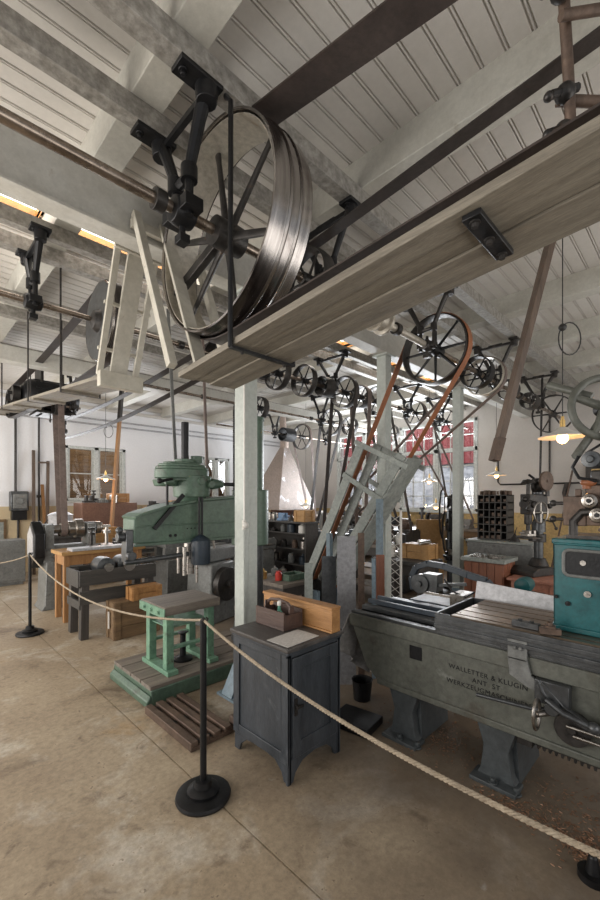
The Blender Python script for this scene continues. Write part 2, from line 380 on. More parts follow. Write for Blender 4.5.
b = B(); wall_grid(b,'x',WX,.35,-2.5,WY,0,CZ+.1,W2H); struct('wall_right', b, MT['wallg'])
b = B(); b.box(WX-.022,WX+.001,-2.5,WY,0,1.36); struct('trim_2', b, MT['wains'], .004)
b = B(); b.box(-2.5,WX,WY-.06,WY,3.92,4.0); b.box(-2.5,WX,WY-.1,WY,4.08,4.2); struct('trim_3', b, MT['ceil'], .01)

def window(n, axis, pos, u0, u1, z0, z1, nc, rows, transom=None, deep=.12):
    t = bpy.data.objects.new('window_%d'%n, None); C.objects.link(t); t['kind']='structure'
    t.location = (pos,(u0+u1)/2,z0) if axis=='x' else ((u0+u1)/2,pos,z0)
    def bb(b,a,c_,e,g,d0=.03,d1=.09):
        if axis=='x': b.box(pos+d0,pos+d1,a,c_,e,g)
        else: b.box(a,c_,pos+d0,pos+d1,e,g)
    b = B(); f=.07
    bb(b,u0,u0+f,z0,z1,-.01,.12); bb(b,u1-f,u1,z0,z1,-.01,.12); bb(b,u0,u1,z0,z0+f,-.01,.12); bb(b,u0,u1,z1-f,z1,-.01,.12)
    mid=(u0+u1)/2; bb(b,mid-.055,mid+.055,z0,z1,-.01,.12)
    if transom: bb(b,u0,u1,transom-.05,transom+.05,-.01,.12)
    part('window_frame', b, MT['winf'], t, .006)
    b = B()
    for a,c_ in ((u0+f,mid-.055),(mid+.055,u1-f)):
        bb(b,a,a+.045,z0+f,z1-f); bb(b,c_-.045,c_,z0+f,z1-f)
        for i in range(1,nc):
            x=a+(c_-a)*i/nc; bb(b,x-.013,x+.013,z0+f,z1-f,.04,.07)
        for z in rows: bb(b,a,c_,z-.013,z+.013,.04,.07)
    part('glazing_bar', b, MT['winf'], t)
    b = B(); bb(b,u0+.03,u1-.03,z0+.03,z1-.03,.053,.057); part('pane', b, MT['glass'], t)
    b = B()
    if axis=='x': b.box(pos-.1,pos+.02,u0-.05,u1+.05,z0-.05,z0)
    else: b.box(u0-.05,u1+.05,pos-.08,pos+.02,z0-.05,z0)
    part('window_sill', b, MT['winf'], t, .006)
rws = [1.36+.38*i for i in range(1,4)]+[3.27]
window(1,'x',WX,6.22,8.34,1.36,3.64,3,rws,2.9)
window(2,'x',WX,3.93,6.07,1.36,3.64,3,rws,2.9)
window(3,'y',WY,2.96,4.40,1.62,2.97,1,[2.3])
window(4,'y',WY,6.75,7.75,1.55,2.95,1,[2.3])
# the neighbouring rooms/buildings seen through the panes
t = thing('neighbouring_building','grey stone building with a red upper storey seen through the tall windows','building',(14.5,7,0))
b = B(); b.box(14.2,14.8,-2,20,0,2.9); part('stone_wall', b, MT['stone'], t)
b = B(); b.box(14.1,14.8,-2,20,2.9,6.5)
for k in range(110): b.box(14.08,14.1,-2+k*.2,-2+k*.2+.17,2.9,6.5)
part('red_siding', b, MT['redwall'], t)
b = B(); b.box(WX+.35,14.2,-2,20,-.1,-.02); struct('trim_4', b, MT['stone'])
b = B(); b.box(-1,WX,13.6,13.7,0,4.4); b.box(-1,WX,11.3,13.6,4.3,4.4); b.box(-1,WX,11.3,13.7,-.1,0); b.box(-1.1,-1,11.3,13.7,0,4.4); b.box(WX,WX+.1,11.3,13.7,0,4.4); struct('wall_back', b, MT['crate'])

# rafters across the ceiling, steel channels, girder, posts
k = 5
for x in (-.45, .95, 2.44, 3.92, 5.39, 6.86, 8.33, 9.75):
    b = B(); b.box(x, x+.19, -2.5, WY, 3.97, CZ+.01); struct('trim_%d'%k, b, MT['rafter'], .006); k += 1
def channel(y0, y1, z0=3.85, z1=3.97, x0=-2.5, x1=WX):
    b = B(); b.prism([(y0,z0),(y1,z0),(y1,z1),(y1-.012,z1),(y1-.012,z0+.014),(y0+.012,z0+.014),(y0+.012,z1),(y0,z1)],'x',x0,x1)
    return b
chl = [(1.80,1.91,'nearest ceiling channel'),(2.29,2.385,'second ceiling channel'),(3.85,3.93,'third ceiling channel'),(4.22,4.32,'fourth ceiling channel'),(5.4,5.5,'fifth ceiling channel'),(5.85,5.95,'sixth ceiling channel'),(7.3,7.4,'seventh ceiling channel'),(7.75,7.85,'eighth ceiling channel')]
for y0,y1,lb in chl:
    struct('trim_%d'%k, channel(y0,y1), MT['galv'], .003); k += 1
b = B(); b.box(-2.5,WX,2.77,2.93,3.47,3.492); b.box(-2.5,WX,2.77,2.93,3.81,3.832)
b.box(-2.5,WX,2.79,2.92,3.49,3.812)
struct('trim_%d'%k, b, MT['girder'], .004); k += 1
b = B(); b.box(-2.5,WX,6.5,6.7,3.5,3.7); struct('trim_%d'%k, b, MT['girder'], .006)
def steel_post(x, y, label, w_=.13, zt=3.47, foot=True):
    t = thing('steel_post', label, 'post', (x,y,0), 0, 'steel posts under the girder')
    b = B(); b.box(x-w_/2,x+w_/2,y-w_/2,y-w_/2+.014,0,zt); b.box(x-w_/2,x+w_/2,y+w_/2-.014,y+w_/2,0,zt); b.box(x-.03,x+.03,y-w_/2,y+w_/2,0,zt)
    b.box(x-w_/2,x-w_/2+.014,y-w_/2,y+w_/2,0,zt)
    part('column', b, MT['post'], t, .003)
    b = B(); b.box(x-w_*.8,x+w_*.8,y-w_*.8,y+w_*.8,zt-.02,zt); part('cap_plate', b, MT['post'], t)
    if foot:
        b = B(); b.box(x-w_-.08,x+w_*.9,y-w_*.9,y+w_*.9,0,.02)
        b.prism([(x-w_/2-.14,.02),(x-w_/2,.02),(x-w_/2,.24),(x-w_/2-.02,.24)],'y',y-w_/2,y+w_/2); part('base_plate', b, MT['guardb'], t)
    return t
pst = steel_post(2.2,2.87,'nearest pale steel post, just behind the dark cabinet',.14)
b = B(); b.cyl((2.12,2.79,1.5),(2.12,2.79,3.3),.008); part('conduit', b, MT['white'], pst)
b = B(); b.box(2.10,2.13,2.775,2.80,1.42,1.50); b.sph((2.115,2.77,1.46),.03); part('light_switch', b, MT['white'], pst, .004)
steel_post(4.36,2.87,'middle pale steel post behind the inclined belt guards')
steel_post(6.5,2.87,'farthest pale steel post beside the red-brown counter')

# conduits along the back-left wall
for z, lb in ((3.55,'lower thin conduit running along the white back wall'),(3.68,'upper thin conduit running along the white back wall')):
    b = B(); b.cyl((-1,WY-.05,z),(WX-.1,WY-.05,z),.022); solo('conduit', b, MT['greyl'], lb, 'pipe')
b = B(); b.tube([(9.96,3.45,2.9),(9.96,3.45,2.06),(9.96,3.4,2.0),(9.96,1.2,2.0)],.018); b.cyl((9.96,2.4,2.0),(9.96,2.4,3.6),.018)
solo('conduit', b, MT['iron'], 'dark pipe bent along the right wall behind the drill press', 'pipe')

# ---------------------------------------------------------------- overhead line shafting
Y1, Z1 = 2.1, 3.3
Y2, Z2 = 4.02, 3.34
def shaft(y, z, x0, x1, r, label, collars):
    t = thing('line_shaft', label, 'shaft', ((x0+x1)/2,y,z))
    b = B(); b.cyl((x0,y,z),(x1,y,z),r,n=20); part('rod', b, MT['shaft'], t)
    for c in collars:
        b = B(); b.lathe([(r,-.03),(r*1.8,-.03),(r*1.8,.03),(r,.03)],(c,y,z),'x',20); part('collar', b, MT['iron'], t, .002)
    return t
shaft(Y1,Z1,-2.2,9.6,.031,'nearest line shaft, passing through the big polished pulley',[-.2,1.02,2.6,3.4,4.9,7.0])
shaft(Y2,Z2,-2.2,9.6,.024,'second line shaft, running behind the white girder',[.4,2.2,5.2,6.6])
shaft(5.68,Z1,2.5,9.6,.02,'third line shaft toward the windows',[3.5,6.0])
shaft(7.58,Z1,5.0,9.6,.02,'farthest line shaft above the forge hood',[5.6])

def hanger(x, y, zs, sp, label, zt=3.85, sc=1.0, m=None):
    m = m or MT['iron']
    t = thing('shaft_hanger', label, 'shaft hanger', (x,y,zt))
    for s in (-1,1):
        lx = .17 if sc>1.2 else .075
        b = B(); b.box(x-lx,x+.07,y+s*sp-.055,y+s*sp+.055,zt-.024,zt); b.cyl((x,y+s*sp,zt-.1),(x,y+s*sp,zt-.02),.04*sc,.045*sc,n=12)
        b.bolt((x+.05,y+s*sp,zt-.024),'-z',.011,.02); b.bolt((x-lx+.035,y+s*sp,zt-.024),'-z',.014,.02); part('foot_plate', b, m, t, .003)
        b = B(); b.tube([(x,y+s*sp,zt-.02),(x,y+s*sp*.72,zt-.14),(x,y+s*.075,zs+.2)],[.032*sc,.026*sc,.022*sc],10)
        b.cyl((x,y+s*.075,zs+.22),(x,y+s*.075,zs+.14),.034*sc,n=12); b.cyl((x,y+s*.075,zs+.16),(x,y+s*.075,zs-.05),.018*sc,n=10)
        part('arm', b, m, t)
    b = B(); b.cyl((x,y-.085,zs+.17),(x,y+.085,zs+.17),.02*sc,n=10); b.cyl((x,y-.09,zt-.03),(x,y+.09,zt-.03),.012)
    b.beam((x,y-sp,zt-.05),(x,y+sp,zt-.05),.03,.03); part('cross_bar', b, m, t)
    b = B(); b.lathe([(.03,-.07),(.052*sc,-.06),(.06*sc,-.02),(.06*sc,.02),(.052*sc,.06),(.03,.07)],(x,y,zs),'x',18)
    b.bx((x,y,zs),(.08*sc,.2*sc,.05*sc)); b.cyl((x,y,zs-.05*sc),(x,y,zs-.1*sc),.018,n=10); b.cyl((x,y,zs+.04),(x,y,zs+.1),.02,.014,n=10)
    b.box(x-.03,x+.03,y-.035,y+.035,zs-.13*sc,zs-.095*sc)
    part('bearing', b, m, t, .003)
    return t
def pulley(name, x, y, z, R, W, ns, label, m=None, spm=None, hubr=None, double=False, tape=.006, phase=0, disc=None):
    """spoked belt pulley, centre of its near face at x"""
    m = m or MT['iron']; spm = spm or m; hubr = hubr or max(.045,R*.16)
    t = thing(name, label, 'pulley', (x+W/2,y,z))
    n = 72 if R>.5 else 40
    e = .012 if R>.3 else .008
    b = B(); b.lathe([(R-e,0),(R,0.002),(R+tape,W/2),(R,W-.002),(R-e,W),(R-e*1.6,W*.75),(R-e*1.6,W*.25)],(x,y,z),'x',n,True); part('rim', b, m, t)
    b = B(); b.lathe([(.028,W/2-.11*min(1,R*3)),(hubr,W/2-.1*min(1,R*3)),(hubr*1.05,W/2),(hubr,W/2+.1*min(1,R*3)),(.028,W/2+.11*min(1,R*3))],(x,y,z),'x',24); part('hub', b, spm, t)
    for px in ([.3*W,.7*W] if double else [W/2]):
        for i in range(ns):
            a = phase+2*PI*i/ns; c, s_ = math.cos(a), math.sin(a)
            b = B(); p0=(x+px,y+c*hubr*.8,z+s_*hubr*.8); p1=(x+px,y+c*(R-e),z+s_*(R-e))
            w0=max(.03,R*.11) if ns<=8 else .02
            dm = V(p1)-V(p0); pts=[]
            # oval, tapering spoke
            q = 10; sx = V((1,0,0)); sy = dm.normalized().cross(sx)
            vs=[]; fs=[]
            for j,(f,wf) in enumerate(((0,1),(.15,.85),(.85,.62),(1,.8))):
                for k_ in range(q):
                    aa=2*PI*k_/q; vs.append(V(p0)+dm*f+(sy*math.cos(aa)*w0*wf*.5+sx*math.sin(aa)*w0*wf*.32))
            for j in range(3):
                for k_ in range(q): fs.append((j*q+k_,j*q+(k_+1)%q,(j+1)*q+(k_+1)%q,(j+1)*q+k_))
            b.add(vs,fs); part('spoke', b, spm, t)
    return t
def belt_path(c1, r1, c2, r2, seg=18):
    """closed open-belt loop in the Y-Z plane round two pulleys"""
    dx, dz = c2[0]-c1[0], c2[1]-c1[1]; D = math.hypot(dx,dz); a = math.atan2(dz,dx); ph = math.acos((r1-r2)/D)
    pts = []
    for i in range(seg+1):
        t_ = a+ph+(2*PI-2*ph)*i/seg; pts.append((c1[0]+r1*math.cos(t_), c1[1]+r1*math.sin(t_)))
    nn = 10
    p_end = (c2[0]+r2*math.cos(a-ph), c2[1]+r2*math.sin(a-ph)); p_s = pts[-1]
    for i in range(1,nn): f=i/nn; pts.append((p_s[0]+(p_end[0]-p_s[0])*f, p_s[1]+(p_end[1]-p_s[1])*f - math.sin(PI*f)*SAG[0]))
    for i in range(seg+1):
        t_ = a-ph+(2*ph)*i/seg; pts.append((c2[0]+r2*math.cos(t_), c2[1]+r2*math.sin(t_)))
    p_s = pts[-1]; p_end = pts[0]
    for i in range(1,nn): f=i/nn; pts.append((p_s[0]+(p_end[0]-p_s[0])*f, p_s[1]+(p_end[1]-p_s[1])*f - math.sin(PI*f)*SAG[0]))
    return pts
SAG = [0.0]
def belt(x, wd, c1, r1, c2, r2, m, label, th=.007, sag=0.0, x2=None):
    SAG[0] = sag
    pts = belt_path(c1, r1+th/2, c2, r2+th/2); n = len(pts); vs = []
    D = math.hypot(c2[0]-c1[0], c2[1]-c1[1]); u = ((c2[0]-c1[0])/D,(c2[1]-c1[1])/D)
    x2 = x if x2 is None else x2
    for i,(p,q) in enumerate(pts):
        a,b_ = pts[i-1], pts[(i+1)%n]; d = V((0,b_[0]-a[0],b_[1]-a[1])).normalized(); nn_ = V((0,d.z,-d.y))*th/2
        f = min(1,max(0,((p-c1[0])*u[0]+(q-c1[1])*u[1])/D)); xx = x+(x2-x)*f
        for s,sx in ((1,0),(1,wd),(-1,wd),(-1,0)): vs.append(V((xx+sx,p,q))+nn_*s)
    fs = [(i*4+k_, i*4+(k_+1)%4, ((i+1)%n)*4+(k_+1)%4, ((i+1)%n)*4+k_) for i in range(n) for k_ in range(4)]
    b = B(); b.add(vs, fs)
    return solo('drive_belt', b, m, label, 'belt', smooth=30)

# big polished pulley: rims, two spoke sets, disc plate behind
big = pulley('belt_pulley',1.33,Y1,Z1,.60,.27,6,'big polished spoked pulley hanging above the planked trough',MT['polish'],MT['iron'],.085,phase=.35)
b = B(); b.lathe([(.606,.10),(.612,.112),(.606,.124)],(1.33,Y1,Z1),'x',72,True); b.lathe([(.606,.17),(.612,.182),(.606,.194)],(1.33,Y1,Z1),'x',72,True); part('rim_band', b, MT['polish'], big)
b = B(); b.lathe([(.572,.016),(.578,.016),(.578,.254),(.572,.254)],(1.33,Y1,Z1),'x',72,True); part('rim_lining', b, MT['pface'], big, label='pale beige inner face of the rim')
for yy,zz in ((.50,-.17),(.545,-.06)):
    a=math.atan2(zz,yy); b=B(); b.cyl((1.41,Y1+.50*math.cos(a),Z1+.50*math.sin(a)),(1.41,Y1+.574*math.cos(a),Z1+.574*math.sin(a)),.014); b.cyl((1.41,Y1+.53*math.cos(a),Z1+.53*math.sin(a)),(1.41,Y1+.55*math.cos(a),Z1+.55*math.sin(a)),.028,n=8); part('bolt', b, MT['black'], big)
a0=-.26; b=B(); b.beam((1.44,Y1+.08*math.cos(a0),Z1+.08*math.sin(a0)),(1.44,Y1+.56*math.cos(a0),Z1+.56*math.sin(a0)),.05,.06,(1,0,0)); part('clamp_arm', b, MT['iron'], big, .004)
hanger(1.16,Y1,Z1,.25,'large black hanger left of the big polished pulley',sc=1.35,m=MT['black'])
hanger(2.38,Y1,Z1,.25,'black hanger just right of the big polished pulley',m=MT['black'])
hanger(4.0,Y1,Z1,.25,'hanger in front of the spoked pulley with the orange belt')
hanger(5.95,Y1,Z1,.25,'hanger on the near shaft between the small and the spoked pulley')
hanger(8.0,Y1,Z1,.25,'far hanger on the near shaft by the right wall')
pulley('belt_pulley',2.12,-1.75,3.62,.275,.12,6,'end pulley of the narrow black belt, overhead behind the viewer')
pulley('belt_pulley',2.12,Y1,Z1,.22,.12,6,'small narrow pulley hidden beyond the big polished pulley')
t = thing('cone_pulley','stepped pale cone pulley on the near shaft','pulley',(3.05,Y1,Z1))
b = B(); b.lathe([(.03,-.17),(.075,-.17),(.075,-.10),(.10,-.10),(.10,-.02),(.12,-.02),(.12,.0),(.085,.01),(.085,.10),(.12,.11),(.12,.14),(.03,.14)],(3.05,Y1,Z1),'x',28); part('cone', b, MT['pface'], t, .003)
b = B(); b.cyl((3.2,Y1,Z1),(3.92,Y1,Z1),.034,n=20); part('sleeve', b, MT['pface'], t)
pulley('belt_pulley',4.12,Y1,Z1,.37,.14,8,'spoked dark pulley carrying the orange belt',MT['iron'],MT['black'],.06)
pulley('belt_pulley',5.25,Y1,Z1,.2,.14,6,'small fluted dark pulley right of the orange-belt pulley',MT['black'],MT['black'])
pulley('belt_pulley',5.52,Y1,Z1,.25,.12,6,'larger pale-rimmed pulley beside the small fluted one',MT['pface'],MT['black'])
pulley('belt_pulley',6.45,Y1,Z1,.15,.1,4,'little pulley on the near shaft before the far hanger')
pulley('belt_pulley',8.9,Y1,Z1,.36,.08,6,'thin-rimmed spoked wheel behind the near hanging lamp',MT['iron'],MT['iron'])
t = pulley('belt_pulley',7.4,Y1,Z1,.13,.25,4,'narrow drum pulley near the right wall')

# second shaft
p2 = pulley('belt_pulley',1.36,Y2,Z2,.36,.14,6,'solid dull metal disc pulley behind the white slat frames',MT['polish'],MT['grey'])
b = B(); b.lathe([(.05,-.004),(.348,.0),(.348,.012),(.05,.012)],(1.36,Y2,Z2),'x',48,True); part('disc_face', b, MT['bedd'], p2, label='dull dark disc face')
b = B(); b.lathe([(.03,-.07),(.08,-.05),(.11,.0)],(1.36,Y2,Z2),'x',20)
part('hub_boss', b, MT['iron'], p2)
hanger(.84,Y2,Z2,.24,'green-black hanger at the far left of the second shaft',sc=1.1,m=MT['black'])
for x,lb in ((3.35,'hanger of the second shaft beside the twin spoked pulleys'),(4.7,'hanger of the second shaft above the belt cluster'),(6.9,'hanger of the second shaft seen right of the middle post'),(8.2,'last hanger of the second shaft near the windows')):
    hanger(x,Y2,Z2,.26,lb,m=MT['black'])
for x,r,wd,lb in ((3.55,.22,.1,'left one of the twin spoked pulleys'),(4.05,.22,.1,'right one of the twin spoked pulleys'),(4.45,.14,.2,'small dark pulley before the belt cluster'),(4.95,.24,.12,'spoked pulley in the belt cluster'),(5.35,.18,.16,'drum pulley in the belt cluster'),(5.8,.24,.1,'last pulley in the belt cluster'),(7.1,.22,.16,'dark pulley right of the middle post'),(8.4,.25,.18,'dark pulley hanging in front of the windows')):
    pulley('belt_pulley',x,Y2,Z2,r,wd,6,lb+' on the second shaft',MT['iron'],MT['black'])
for x,lb in ((4.2,'hanger of the third shaft above the green drill'),(6.3,'hanger of the third shaft left of the windows'),(8.5,'hanger of the third shaft at the windows')):
    hanger(x,5.68,Z1,.24,lb,m=MT['black'])
for x,r,lb in ((4.6,.2,'small pulley on the third shaft above the green drill'),(6.55,.28,'round spoked pulley on the third shaft beside the hood'),(7.2,.2,'smaller pulley on the third shaft before the windows'),(8.8,.26,'far pulley on the third shaft')):
    pulley('belt_pulley',x,5.68,Z1,r,.12,6,lb,MT['iron'],MT['black'])
for x,lb in ((6.7,'bracket hanger of the farthest shaft above the hood'),(8.6,'bracket hanger of the farthest shaft by the windows')): hanger(x,7.58,Z1,.24,lb,m=MT['black'])
pulley('belt_pulley',6.95,7.58,Z1,.17,.35,4,'dark drum pulley above the forge hood',MT['black'],MT['black'])
pulley('belt_pulley',7.6,7.58,Z1,.33,.1,6,'spoked wheel above the forge hood',MT['iron'],MT['iron'])

# belts
belt(1.42,.17,(Y1,Z1),.615,(-1.75,3.08),.13,MT['beltr'],'wide dark belt over the big polished pulley',th=.009)
pulley('belt_pulley',1.38,-1.75,3.08,.13,.24,4,'small end pulley of the wide belt, overhead behind the viewer')
belt(2.135,.09,(Y1,Z1),.226,(-1.75,3.62),.28,MT['belt'],'narrow black belt running beside the wide belt')
belt(1.385,.09,(Y2,Z2),.368,(8.3,3.28),.24,MT['belt'],'dark belt from the solid disc pulley toward the left wall',sag=.05)
pulley('belt_pulley',1.37,8.3,3.28,.235,.13,4,'small pulley high up by the back-left wall')
belt(4.145,.09,(Y1,Z1),.378,(3.78,.42),.16,MT['belto'],'orange leather belt slanting down through the inclined guards')
belt(5.56,.08,(Y1,Z1),.258,(4.6,1.3),.12,MT['beltb'],'faded belt falling from the pale-rimmed pulley')
belt(4.97,.08,(Y2,Z2),.246,(4.35,1.25),.1,MT['belt'],'steep black belt left of the middle post')
belt(5.82,.07,(Y2,Z2),.246,(3.45,1.2),.1,MT['belt'],'second steep black belt left of the middle post')
belt(5.37,.09,(Y2,Z2),.186,(4.1,1.2),.08,MT['beltb'],'brownish belt between the two steep black belts',x2=5.5)
belt(6.57,.08,(5.68,Z1),.286,(6.2,1.1),.1,MT['belt'],'near-vertical belt in front of the left window')
belt(7.62,.07,(7.58,Z1),.336,(7.2,1.2),.1,MT['beltb'],'belt beside the pale face of the hood')
belt(8.43,.08,(Y2,Z2),.256,(3.6,1.2),.1,MT['belt'],'belt crossing the right window',x2=8.0)
belt(7.13,.07,(Y2,Z2),.226,(3.0,1.3),.1,MT['beltb'],'belt between middle and far posts')
# horizontal belts seen under the near trough
belt(2.6,.1,(Y2,Z2),.16,(10.3,3.2),.2,MT['belt'],'long flat belt running back under the ceiling',sag=.12)
pulley('belt_pulley',2.58,10.3,3.2,.195,.14,4,'end pulley of the long flat belt at the white wall')
hanger(2.75,10.3,3.2,.2,'hanger at the white wall holding the flat belt end pulley')
pulley('belt_pulley',2.58,Y2,Z2,.155,.14,4,'small pulley feeding the long flat belt')

# ---------------------------------------------------------------- planked troughs and slat frames
def ztr(y): return 2.43 + (2.3-y)*.084
t = thing('belt_trough','long planked wooden trough under the big pulley belt','trough',(1.44,0,2.6))
for i,(x0,x1,dz) in enumerate(((1.24,1.35,0),(1.353,1.46,.006),(1.463,1.57,-.002),(1.573,1.66,.004))):
    b = B(); ya,yb=-1.9,2.3
    b.add([(x0,yb,ztr(yb)+dz),(x1,yb,ztr(yb)+dz),(x1,yb,ztr(yb)+dz+.035),(x0,yb,ztr(yb)+dz+.035),(x0,ya,ztr(ya)+dz),(x1,ya,ztr(ya)+dz),(x1,ya,ztr(ya)+dz+.035),(x0,ya,ztr(ya)+dz+.035)],
          [(0,1,2,3),(7,6,5,4),(0,4,5,1),(1,5,6,2),(2,6,7,3),(3,7,4,0)])
    part('plank', b, MT['planky'], t, .004)
def strap(y, label, top=3.86, xt=1.235, b2=True):
    t_ = thing('iron_strap', label, 'strap', (1.44,y,top)); z = ztr(y)-.012
    b = B(); b.tube([(1.225,y,z),(1.225,y-.005,3.72),(1.24,1.79,3.80),(1.27,1.83,3.84)],.014,8); b.beam((1.225,y,z),(1.675,y,z),.03,.014,(0,1,0)); b.beam((1.672,y,z),(1.672,y,z+.16),.012,.03,(1,0,0))
    part('band', b, MT['black'], t_, .002)
    b = B(); b.bolt((1.30,y,z-.007),'-z',.008,.01); b.bolt((1.6,y,z-.007),'-z',.008,.01); part('bolt', b, MT['iron'], t_)
strap(1.73,'bent black iron strap holding the trough by the big pulley',3.86)
b = B(); yy=.52; z=ztr(yy)-.01; b.bx((1.42,yy,z),(.30,.06,.02)); 
t2 = thing('iron_plate','short black bolted plate across the underside of the trough','plate',(1.45,yy,z)); part('plate', b, MT['black'], t2, .003)
for x in (1.30,1.42,1.54):
    b = B(); b.bolt((x,yy,z-.01),'-z',.011,.012); part('bolt', b, MT['iron'], t2)
# far trough
def zt2(y): return 2.62+(y-3.35)*.10
t = thing('belt_trough','narrower planked trough running back to the ceiling motor','trough',(1.3,5.5,2.8))
for i,(x0,x1) in enumerate(((1.14,1.24),(1.243,1.34),(1.343,1.45))):
    b = B(); ya,yb=3.36,8.9
    b.add([(x0,yb,zt2(yb)),(x1,yb,zt2(yb)),(x1,yb,zt2(yb)+.03),(x0,yb,zt2(yb)+.03),(x0,ya,zt2(ya)),(x1,ya,zt2(ya)),(x1,ya,zt2(ya)+.03),(x0,ya,zt2(ya)+.03)],
          [(0,1,2,3),(7,6,5,4),(0,4,5,1),(1,5,6,2),(2,6,7,3),(3,7,4,0)]); part('plank', b, MT['planky'], t, .003)
for i in range(5):
    y=4.3+i*1.1; b=B(); b.box(1.13,1.46,y,y+.05,zt2(y)-.02,zt2(y)+.003); part('batten', b, MT['planky'], t)
b = B(); b.box(1.13,1.47,3.30,3.37,2.56,2.68); part('end_board', b, MT['slat'], t, .004)
for y,lb in ((4.3,'near thin rod hanging the far trough'),(5.6,'middle thin rod hanging the far trough'),(7.2,'far thin rod hanging the far trough')):
    b = B(); b.tube([(1.12,y,3.86),(1.12,y,zt2(y)-.03),(1.47,y,zt2(y)-.03),(1.47,y,3.86)],.009); solo('hanger_rod', b, MT['iron'], lb, 'rod')
# slat frames
t = thing('slat_frame','white slatted A-frame leg holding the near end of the long trough','frame',(1.3,2.4,2.45))
for x,(wx) in ((1.17,.05),(1.38,.09),(1.6,.05)):
    b = B(); b.beam((x,2.745,3.62),(x,2.24,2.47),wx,.05 if wx<.08 else .025,(1,0,0)); part('slat', b, MT['slat'], t, .003)
b = B(); b.box(1.14,1.66,2.73,2.769,3.52,3.58); part('top_rail', b, MT['slat'], t, .003)
t = thing('slat_frame','white slatted A-frame leg leaning back to the far trough','frame',(1.3,3.0,2.6))
for x,wx in ((1.15,.045),(1.29,.13),(1.43,.045)):
    b = B(); b.beam((x,2.99,3.54),(x,3.38,2.66),wx,.03,(1,0,0)); part('slat', b, MT['slat'], t, .003)
b = B(); b.box(1.12,1.47,2.971,3.0,3.48,3.56); part('top_rail', b, MT['slat'], t, .003)
for f in (.45,.8):
    b = B(); yy=2.99+.39*f; zz=3.54-.88*f; b.beam((1.12,yy+.02,zz+.015),(1.47,yy+.02,zz+.015),.03,.02); part('cross_batten', b, MT['slat'], t)
# ceiling motor on its platform
t = thing('ceiling_motor','big dark electric motor slung under the ceiling at far left','motor',(1.9,7.9,3.1))
b = B(); b.lathe([(.05,-.42),(.2,-.4),(.27,-.3),(.28,0),(.27,.3),(.2,.4),(.05,.42)],(1.9,7.9,3.38),'x',32); part('body', b, MT['black'], t)
b = B()
for a_ in range(16):
    a=2*PI*a_/16; b.beam((1.65,7.9+.275*math.cos(a),3.38+.275*math.sin(a)),(2.15,7.9+.275*math.cos(a),3.38+.275*math.sin(a)),.015,.02)
part('cooling_rib', b, MT['black'], t)
b = B(); b.bx((1.9,7.9,3.10),(.5,.5,.04)); b.box(1.72,1.76,7.7,8.1,3.08,3.86); b.box(2.02,2.06,7.7,7.74,3.08,3.86); b.tube([(1.9,7.9,3.08),(1.9,7.86,3.02),(1.9,7.9,2.98),(1.9,7.94,3.02)],.012); part('cradle', b, MT['iron'], t)
b = B(); b.cyl((1.5,7.9,3.38),(1.3,7.9,3.38),.03); b.lathe([(.03,0),(.12,0),(.12,.1),(.03,.1)],(1.36,7.9,3.38),'x',24); part('drive_pulley', b, MT['iron'], t)

# scaffold-like shifting pipes at upper right
t = thing('pipe_rack','rusty pipes joined by clamps, overhead at the upper right','pipes',(1.62,.33,3.0))
b = B(); b.tube([(1.34,.33,3.96),(1.60,.33,3.1),(1.66,.33,2.8)],.017,12); part('upright_pipe', b, MT['rusty'], t)
b = B(); b.cyl((1.50,.33,3.22),(2.2,-.3,3.42),.016,n=12); part('pipe', b, MT['rusty'], t)
b = B(); b.cyl((1.60,.36,3.04),(2.3,-.35,3.0),.018,n=12); part('pipe', b, MT['rusty'], t)
b = B(); b.cyl((1.63,.36,2.96),(2.3,-.25,2.84),.018,n=12); part('pipe', b, MT['rusty'], t)
for c_,lb in (((1.50,.33,3.30),'u'),((1.60,.34,3.05),'m'),((1.63,.35,2.95),'l')):
    b = B(); b.sph(c_,.032); b.cyl(V(c_)+V((-.05,.03,-.02)),V(c_)+V((.03,-.03,.02)),.014,n=8); b.sph(V(c_)+V((-.055,.035,-.025)),.016); part('clamp', b, MT['iron'], t)
# thin tie rod under the ceiling
b = B(); b.cyl((1.05,-.3,3.95),(4.2,-.3+.0,3.95),.012); solo('tie_rod', b, MT['black'], 'thin dark tie rod under the ceiling boards at top', 'rod')
# hanging belt-shifter pole
t = thing('shifter_pole','long square brown belt-shifter pole hanging down','pole',(3.13,1.11,1.97))
b = B(); b.beam((3.536,.704,4.2),(3.13,1.11,1.97),.045,.085,(1,-1,0)); part('shaft', b, MT['pole'], t, .004)
b = B(); b.beam((3.16,1.08,2.13),(3.129,1.111,1.965),.05,.09,(1,-1,0)); part('end_sleeve', b, MT['rusty'], t)
b = B(); b.cyl((3.5,.74,3.97),(3.5,.74,4.0),.03); part('pivot', b, MT['iron'], t)

